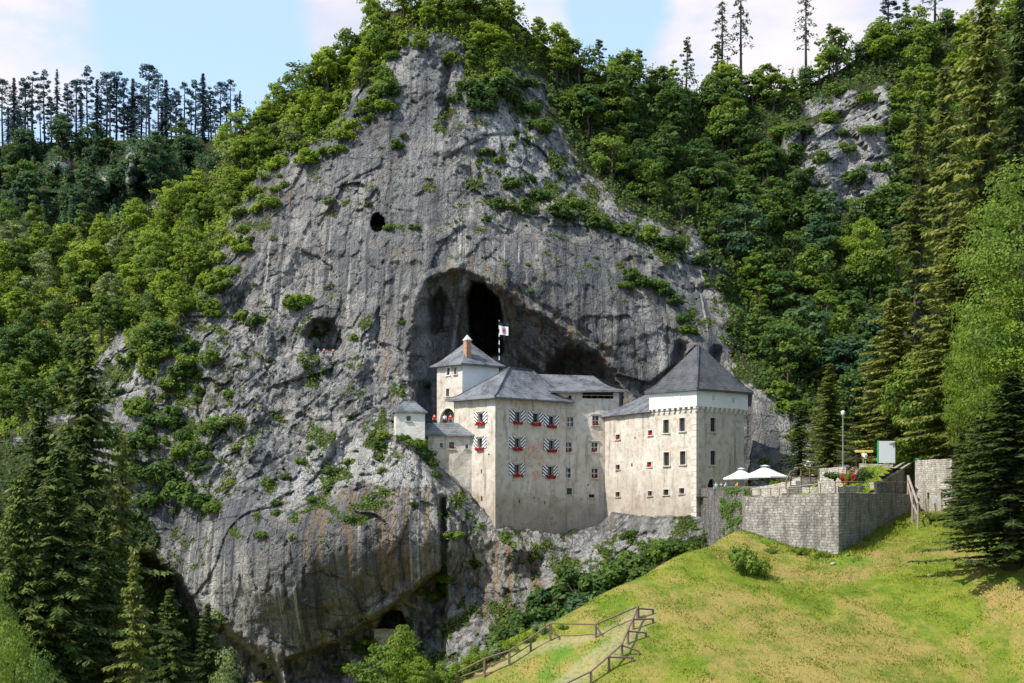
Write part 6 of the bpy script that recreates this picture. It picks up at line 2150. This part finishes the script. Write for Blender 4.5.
# ------------------------------------------------------------------ parasols
def parasol(px, apex, eave, hw, Y, floor, label, rz):
    ax_, az, ez = (px - 512) / F * Y, zat(apex, Y), zat(eave, Y)
    r_ = hw / F * Y
    root = tag(empty('parasol', (ax_, Y, floor), rz), label, 'parasol', 'white parasols on the entrance terrace')
    top_, ev = az - floor, ez - floor
    m = MB()
    n = 8
    ring = [Vector((r_ * math.cos(2 * math.pi * k / n), r_ * math.sin(2 * math.pi * k / n), ev)) for k in range(n)]
    apx = Vector((0, 0, top_ - .12))
    for k in range(n):
        a, b = ring[k], ring[(k + 1) % n]
        for s in range(4):
            p0, p1, q0, q1 = (apx.lerp(x, t) - Vector((0, 0, .10 * math.sin(math.pi * t))) for x, t in ((a, s / 4), (b, s / 4), (a, (s + 1) / 4), (b, (s + 1) / 4)))
            m.poly([q0, q1, p1, p0] if s else [q0, q1, p0])
        m.poly([a, b, b - Vector((0, 0, .16)), a - Vector((0, 0, .16))])
    m.build('canopy', M['white_cloth'], root)
    m = MB()
    for k in range(n):
        a = ring[k] * .22 + Vector((0, 0, top_ - ev * .22 - .16))
        b = ring[(k + 1) % n] * .22 + Vector((0, 0, top_ - ev * .22 - .16))
        m.poly([a, b, Vector((0, 0, top_))])
    m.build('vent_cap', M['white_cloth'], root)
    m = MB()
    m.tube([(0, 0, 0), (0, 0, top_ - .1)], [.045, .04], 8)
    m.build('pole', M['metal'], root)
    m = MB()
    for k in range(n):
        m.tube([apx - Vector((0, 0, .1)), ring[k] - Vector((0, 0, .05))], [.016, .016], 4)
    m.build('ribs', M['metal'], root)
    m = MB()
    m.box((0, 0, .05), (.8, .8, .1))
    m.build('base', M['metal'], root)


parasol(741, 467.6, 478.2, 19, 142, .45, 'white parasol nearest the keep, half behind its larger neighbour', .2)
parasol(765, 464.8, 476.6, 24.5, 137, .45, 'largest white parasol, in front of the grey rock', .0)
parasol(808, 460.6, 467.4, 14, 150, .45, 'white parasol behind the bent railing, left one of the rear pair', .3)
parasol(823, 459.6, 466.6, 13.5, 147, .6, 'white parasol above the short pale wall, right one of the rear pair', .1)

# ------------------------------------------------------------------ people
def skin_mesh(name, joints, edges, radii, mat, root, sub=1, pelvis=0):
    me_ = bpy.data.meshes.new(name)
    me_.from_pydata([tuple(j) for j in joints], edges, [])
    o = bpy.data.objects.new(name, me_)
    COL.objects.link(o)
    me_.materials.append(mat)
    o.modifiers.new('skin', 'SKIN').use_smooth_shade = True
    for i, r_ in enumerate(radii):
        me_.skin_vertices[0].data[i].radius = (r_, r_)
    me_.skin_vertices[0].data[pelvis].use_root = True
    sb = o.modifiers.new('subd', 'SUBSURF')
    sb.levels = sb.render_levels = sub
    o.parent = root
    return o


def person(p, h, label, shirt, legs, hair='hair', rz=0.0, arms='down', group=None):
    root = tag(empty('person', p, rz), label, 'person', group)
    s = h / 1.72
    J = [(0, 0, .95), (0, .01, 1.12), (0, .01, 1.36), (0, 0, 1.47), (0, -.01, 1.56), (0, -.015, 1.66),      # pelvis .. head top
         (.10, 0, .88), (.11, -.02, .50), (.11, .01, .08), (.12, -.14, .04), (-.10, 0, .88), (-.11, .02, .50), (-.12, .04, .08), (-.13, -.11, .04)]
    if arms == 'down':
        A = [(.19, .01, 1.38), (.25, .02, 1.12), (.25, -.08, .88), (.25, -.10, .79), (-.19, .01, 1.38), (-.25, .02, 1.12), (-.25, -.08, .88), (-.25, -.10, .79)]
    else:                                                    # hands resting in front
        A = [(.19, .01, 1.38), (.27, -.02, 1.13), (.17, -.24, 1.05), (.12, -.30, 1.05), (-.19, .01, 1.38), (-.27, -.02, 1.13), (-.17, -.24, 1.05), (-.12, -.30, 1.05)]
    J += A
    Ra = [.135, .13, .145, .060, .085, .075, .085, .058, .042, .036, .085, .058, .042, .036, .062, .042, .034, .030, .062, .042, .034, .030]
    E = [(0, 1), (1, 2), (2, 3), (3, 4), (4, 5), (0, 6), (6, 7), (7, 8), (8, 9), (0, 10), (10, 11), (11, 12), (12, 13), (2, 14), (14, 15), (15, 16), (16, 17), (2, 18), (18, 19), (19, 20), (20, 21)]
    J = [Vector(j) * s for j in J]
    skin_mesh('body', J, E, [r_ * s for r_ in Ra], M['skin'], root)
    k = [0, 1, 2, 14, 15, 18, 19]
    mp = {v: i for i, v in enumerate(k)}
    skin_mesh('shirt', [J[i] + (Vector((0, 0, -.06)) * s if i == 0 else Vector((0, 0, 0))) for i in k], [(mp[a], mp[b]) for a, b in E if a in mp and b in mp], [r_ * s for r_ in (.155, .152, .162, .078, .062, .078, .062)], M[shirt], root)
    k = [0, 6, 7, 8, 10, 11, 12]
    mp = {v: i for i, v in enumerate(k)}
    skin_mesh('trousers', [J[i] for i in k], [(mp[a], mp[b]) for a, b in E if a in mp and b in mp], [r_ * s for r_ in (.148, .098, .074, .06, .098, .074, .06)], M[legs], root)
    skin_mesh('hair', [J[4] + Vector((0, .02, .02)) * s, J[5] + Vector((0, .01, .03)) * s], [(0, 1)], [.088 * s, .072 * s], M[hair], root)
    m = MB()
    for sx in (-1, 1):
        m.box(Vector((.032 * sx, -.094, 1.585)) * s, (.018 * s, .012 * s, .012 * s))
    m.mesh([Vector(v) * s for v in ((-.014, -.088, 1.545), (.014, -.088, 1.545), (0, -.112, 1.548), (0, -.09, 1.59))], [(0, 1, 2), (1, 3, 2), (3, 0, 2)])
    m.box(Vector((0, -.086, 1.515)) * s, (.04 * s, .012 * s, .008 * s))
    m.build('face', M['hair'], root)
    return root


Yp = 127.0
person(Vector((*P2(864.5, Yp), zat(450.6, Yp) - 1.75)), 1.75, 'person in pale T-shirt standing behind the flower bank, hands in front', 'cloth_white', 'cloth_khaki', 'hair', -.1, 'front')
m = MB()
yb = tag(empty('yellow_board', (*P2(864, 129.5), 3.3)), 'thin yellow horizontal board on posts right behind the standing person', 'board')
m.box((0, 0, zat(451.2, 129.5) - 3.3), (2.0, .08, .26))
m.build('board', M['yellow_paint'], yb)
for sx in (-.85, .85):
    m = MB()
    m.box((sx, .06, (zat(451.2, 129.5) - 3.3) / 2), (.09, .06, zat(451.2, 129.5) - 3.3))
    m.build('post', M['wood_dark'], yb)
for px, Y, sh, lg, hr, lab in ((716.2, 140.5, 'cloth_teal', 'cloth_dark', 'hair_fair', 'person in teal top at the terrace wall beside the keep door'), (721.2, 141.8, 'cloth_dark', 'cloth_dark', 'hair', 'person in dark top between the teal and the light blue one'),
                               (726, 139.6, 'cloth_lightblue', 'cloth_white', 'hair', 'person in light blue top at the terrace wall under the parasol edge'), (737.5, 138.6, 'cloth_orange', 'cloth_dark', 'hair', 'person in orange top under the nearest parasol to the keep')):
    person(Vector((*P2(px, Y), .45)), 1.72, lab, sh, lg, hr, prng.uniform(-.6, .6), 'front' if px > 720 else 'down')
for q, sh, lab in ((.9, 'cloth_red', 'person in red top on the castle balcony, nearest the guard house'), (2.3, 'cloth_white', 'person in white top on the castle balcony before the gate arch'), (3.1, 'cloth_red', 'person in red top on the castle balcony right of the white one')):
    a_ = F_A.pt(q, 10.16, -3.3)
    person(a_, 1.68, lab, sh, 'cloth_dark', 'hair', prng.uniform(-.5, .5))
S = surf([318.5, 324.5, 333.5], [356.5, 356.8, 357.5])
for p, sh, lab in zip(S, ('cloth_blue', 'cloth_red', 'cloth_red'), ('tiny person in blue on the cliff ledge left of the cave', 'tiny person in red beside the blue one on the cliff ledge', 'tiny person in red standing apart at the right end of the cliff ledge')):
    person(Vector(p) + Vector((0, -.35, -.1)), 1.35, lab, sh, 'cloth_dark')

# ------------------------------------------------------------------ lamp, board, net post and other small things
Y = 130.0
lp = tag(empty('street_lamp', (*P2(843, Y), 3.2)), 'slim grey street lamp standing before the dark trees right of the keep', 'street lamp')
hL = zat(415, Y) - 3.2
m = MB()
m.tube([(0, 0, 0), (0, 0, hL)], [.085, .06], 8)
m.build('pole', M['metal'], lp)
m = MB()
m.tube([(0, 0, hL - .05), (0, 0, hL + .12), (0, 0, hL + .38), (0, 0, hL + .5)], [.10, .20, .26, .05], 8)
m.build('lantern', M['white_board'], lp)
m = MB()
m.box((0, 0, .12), (.3, .3, .24))
m.build('base', M['metal'], lp)
Y = 128.5
bd = tag(empty('notice_board', (*P2(886.7, Y), 3.2), .12), 'tall pale board with green edge standing before the bright shrubs', 'board')
w_, z0, z1 = 17.5 / F * Y, zat(463, Y) - 3.2, zat(441, Y) - 3.2
m = MB()
m.box((0, 0, (z0 + z1) / 2), (w_, .07, z1 - z0))
m.build('panel', M['white_board'], bd)
for sx, mt in ((-1, 'green_paint'), (1, 'wood_dark')):
    m = MB()
    m.box((sx * (w_ / 2 + .06), 0, (z1 + .0) / 2), (.11, .11, z1 + .1))
    m.build('post', M[mt], bd)
m = MB()
gpos = Vector((*P2(919.5, 130), zat(461, 130) - .1))
m.mesh([(-.9, -.4, 0), (.9, -.4, 0), (.9, .5, 0), (-.9, .5, 0), (-.6, -.3, .42), (.7, -.25, .38), (.6, .4, .45), (-.5, .4, .36)], [(0, 1, 5, 4), (1, 2, 6, 5), (2, 3, 7, 6), (3, 0, 4, 7), (4, 5, 6, 7)])
tag(m.build('green_tarpaulin', M['green_paint'], None, loc=gpos), 'bright green tarpaulin heap on top of the pale sunlit wall', 'tarpaulin')
S = surf([842, 826, 872], [340, 336, 338])
np_ = tag(empty('net_fence', Vector(S[0])), 'leaning pale post with thin net wires on the dark right slope', 'fence')
m = MB()
m.tube([(0, 0, -.5), (-.45, -.2, 5.0)], [.16, .13], 6)
m.build('post', M['frame'], np_)
m = MB()
a_, b_ = Vector(S[1]) - Vector(S[0]), Vector(S[2]) - Vector(S[0])
for k in range(5):
    f_ = .3 + 4.6 * k / 4
    m.tube([a_ + Vector((0, -.3, f_ * .95)), Vector((-.09 * f_, -.2, f_)), b_ + Vector((0, -.3, f_ * .95))], [.025] * 3, 4)
for k in range(1, 8):
    q = Vector((-.3, -.2, 0)).lerp(b_ + Vector((0, -.3, 0)), k / 8)
    m.tube([q + Vector((0, 0, .3)), q + Vector((-.2, 0, 4.8))], [.02, .02], 4)
m.build('netting', M['metal'], np_)

# masonry closing the small cave under the bulge
Yw = float(depth(np.array([391.0]), np.array([655.0]))[0]) + .9
Fw = Face(P2(374, Yw), P2(409, Yw), zat(660, Yw), zat(629, Yw))
cw_root = tag(empty('cave_wall', (*P2(391, Yw), zat(655, Yw))), 'small brownish stone wall with one window closing the arched cave under the bulge', 'wall')
wx = opening(Fw, 391, 638.5, 3.2, 5)
wall([Fw], 'masonry', M['masonry_pale'], .7, cw_root, cw_root.location)
m = MB()
m.box((0, .3, 0), (.6, .06, .85))
m.build('window', M['void'], cw_root, loc=Fw.pt((wx[0] + wx[1]) / 2, (wx[2] + wx[3]) / 2) - cw_root.location, rz=Fw.rz)

# white stones, meadow bush, garden shrubs
for px, py, r_, lab in ((833, 565, .2, 'round pale stone lying below the bastion corner'), (930, 577, .17, 'small pale stone lying in the grass right of centre meadow')):
    g_ = ground(px, py)
    m = MB()
    rr = random.Random(px)
    vs, fs = [], []
    for i in range(5):
        for j in range(8):
            a_, b_ = math.pi * (i + .5) / 5, 2 * math.pi * j / 8
            k = r_ * rr.uniform(.85, 1.12)
            vs.append((k * math.sin(a_) * math.cos(b_) * 1.3, k * math.sin(a_) * math.sin(b_), k * math.cos(a_) * .8 + r_ * .4))
    for i in range(4):
        for j in range(8):
            fs.append((i * 8 + j, i * 8 + (j + 1) % 8, (i + 1) * 8 + (j + 1) % 8, (i + 1) * 8 + j))
    fs += [tuple(range(8))[::-1], tuple(range(32, 40))]
    m.mesh(vs, fs)
    tag(m.build('boulder', M['stone_white'], None, loc=g_, smooth=True), lab, 'stone')
g_ = ground(747, 573)
plant('fine', g_, 3.0, 'mid', .66, label='round green bush alone on the meadow below the bastion', var=0)
for px, py, sz, tone, wd_, lab in ((770, 552, .5, 'mid', 1.6, 'low weeds at the foot of the bastion, leftmost clump'), (800, 553, .6, 'mid', 1.7, 'low weeds at the foot of the sunlit bastion face, middle clump'), (822, 557, .55, 'bright', 1.7, 'low weeds near the foot of the bastion corner'),
                                   (868, 540, .5, 'bright', 1.7, 'low weeds along the shaded bastion face'), (900, 525, .6, 'bright', 1.5, 'low weeds below the right end of the bastion'), (938, 520, .9, 'mid', 1.3, 'leafy weeds around the stakes under the plank platform')):
    plant('fine', ground(px, py) - Vector((0, 0, .05)), sz, tone, wd_, label=lab, group='weeds below the bastion')
for px, py, sz, tone, wd_, lab in ((462, 676, 1.3, 'bright', .9, 'bright leafy bush behind the handrail, lowest of the row'), (478, 666, 1.5, 'bright', .9, 'bright leafy bush behind the handrail, second lowest of the row'), (492, 657, 1.4, 'pale', .9, 'pale leafy bush behind the handrail, third of the row'),
                                   (508, 650, 1.0, 'bright', 1.0, 'bright leafy bush behind the handrail, fourth of the row'), (526, 640, .9, 'bright', 1.0, 'small bright bush behind the handrail near its bend'), (541, 632, .8, 'pale', 1.0, 'small pale bush at the bend of the handrail'), (446, 684, 1.6, 'bright', .9, 'bright bush at the bottom edge left of the handrail'),
                                   (563, 628, .6, 'bright', 1.1, 'tiny bright bush just right of the handrail bend')):
    g_ = ground(px, py)
    plant('fine', g_ - Vector((0, 0, .1)), sz, tone, wd_, label=lab, group='bushes along the handrail')
for px, Y, zf, sz, tone, wd_, mat_, lab in ((848.5, 117.5, 480.5, 1.0, 'mid', .95, 'flower_red', 'red flowering bush on the bank behind the railing'), (855.5, 119.5, 474, .9, 'mid', .9, 'flower_pink', 'pink flowering bush in front of the pale upper wall'),
                                            (864.5, 119, 480, 1.4, 'dark', .9, None, 'dark green shrub between the red flowers and yellow bank'), (896, 129, 468.5, 1.0, 'dark', 1.3, None, 'dark round shrub behind the stair coping'), (835, 122, 477, .9, 'dark', 1.6, None, 'low dark hedge below the short pale wall')):
    z_ = zat(zf, Y)
    o_ = plant('fine', Vector((*P2(px, Y), z_ - .15)), sz, tone, wd_, label=lab)
    if mat_:
        bl_ = bpy.data.objects.new('blossoms', PROTO['bush'][1][1])
        COL.objects.link(bl_)
        bl_.parent = o_
        bl_.scale = (.98, .98, 1.06)
        bl_.material_slots[0].link = 'OBJECT'
        bl_.material_slots[0].material = M[mat_]
for px, Y, zb, sz, wd_, lab in ((903, 131, 3.2, 3.0, .8, 'tall bright shrub just right of the pale board'), (917, 133, 3.2, 3.6, .8, 'tall bright shrub behind the green tarpaulin'), (930, 134, 3.2, 3.4, .8, 'tall bright shrub beside the curved garden tree trunk')):
    plant('fine', Vector((*P2(px, Y), zb)), sz, 'bright', wd_, label=lab, group='shrubs behind the stair wall')

# yellow-green carpet plants on the bank
n = 9000
bx, by_ = rng.uniform(28, 42, n), rng.uniform(107, 125, n)
ppx = 512 + F * bx / by_
k = (sdf(bx, by_, [(29.4, 107), (37, 117.5), (39.5, 123.6), (34, 124), (30, 118), (25.5, 114)]) > .3) & (ppx < 892)
bx, by_ = bx[k], by_[k]
bz = terr_z(bx, by_) + rng.uniform(0, .22, len(bx))
leaf_cloud('ground_cover', np.stack([bx, by_, bz], -1), unit(len(bx)) * .7 + np.array([-.1, -.4, .8]), .15 * rng.uniform(.6, 1.4, len(bx)), np.clip(.75 + rng.normal(size=len(bx)) * .2, 0, 1), M['leaf_bright'])
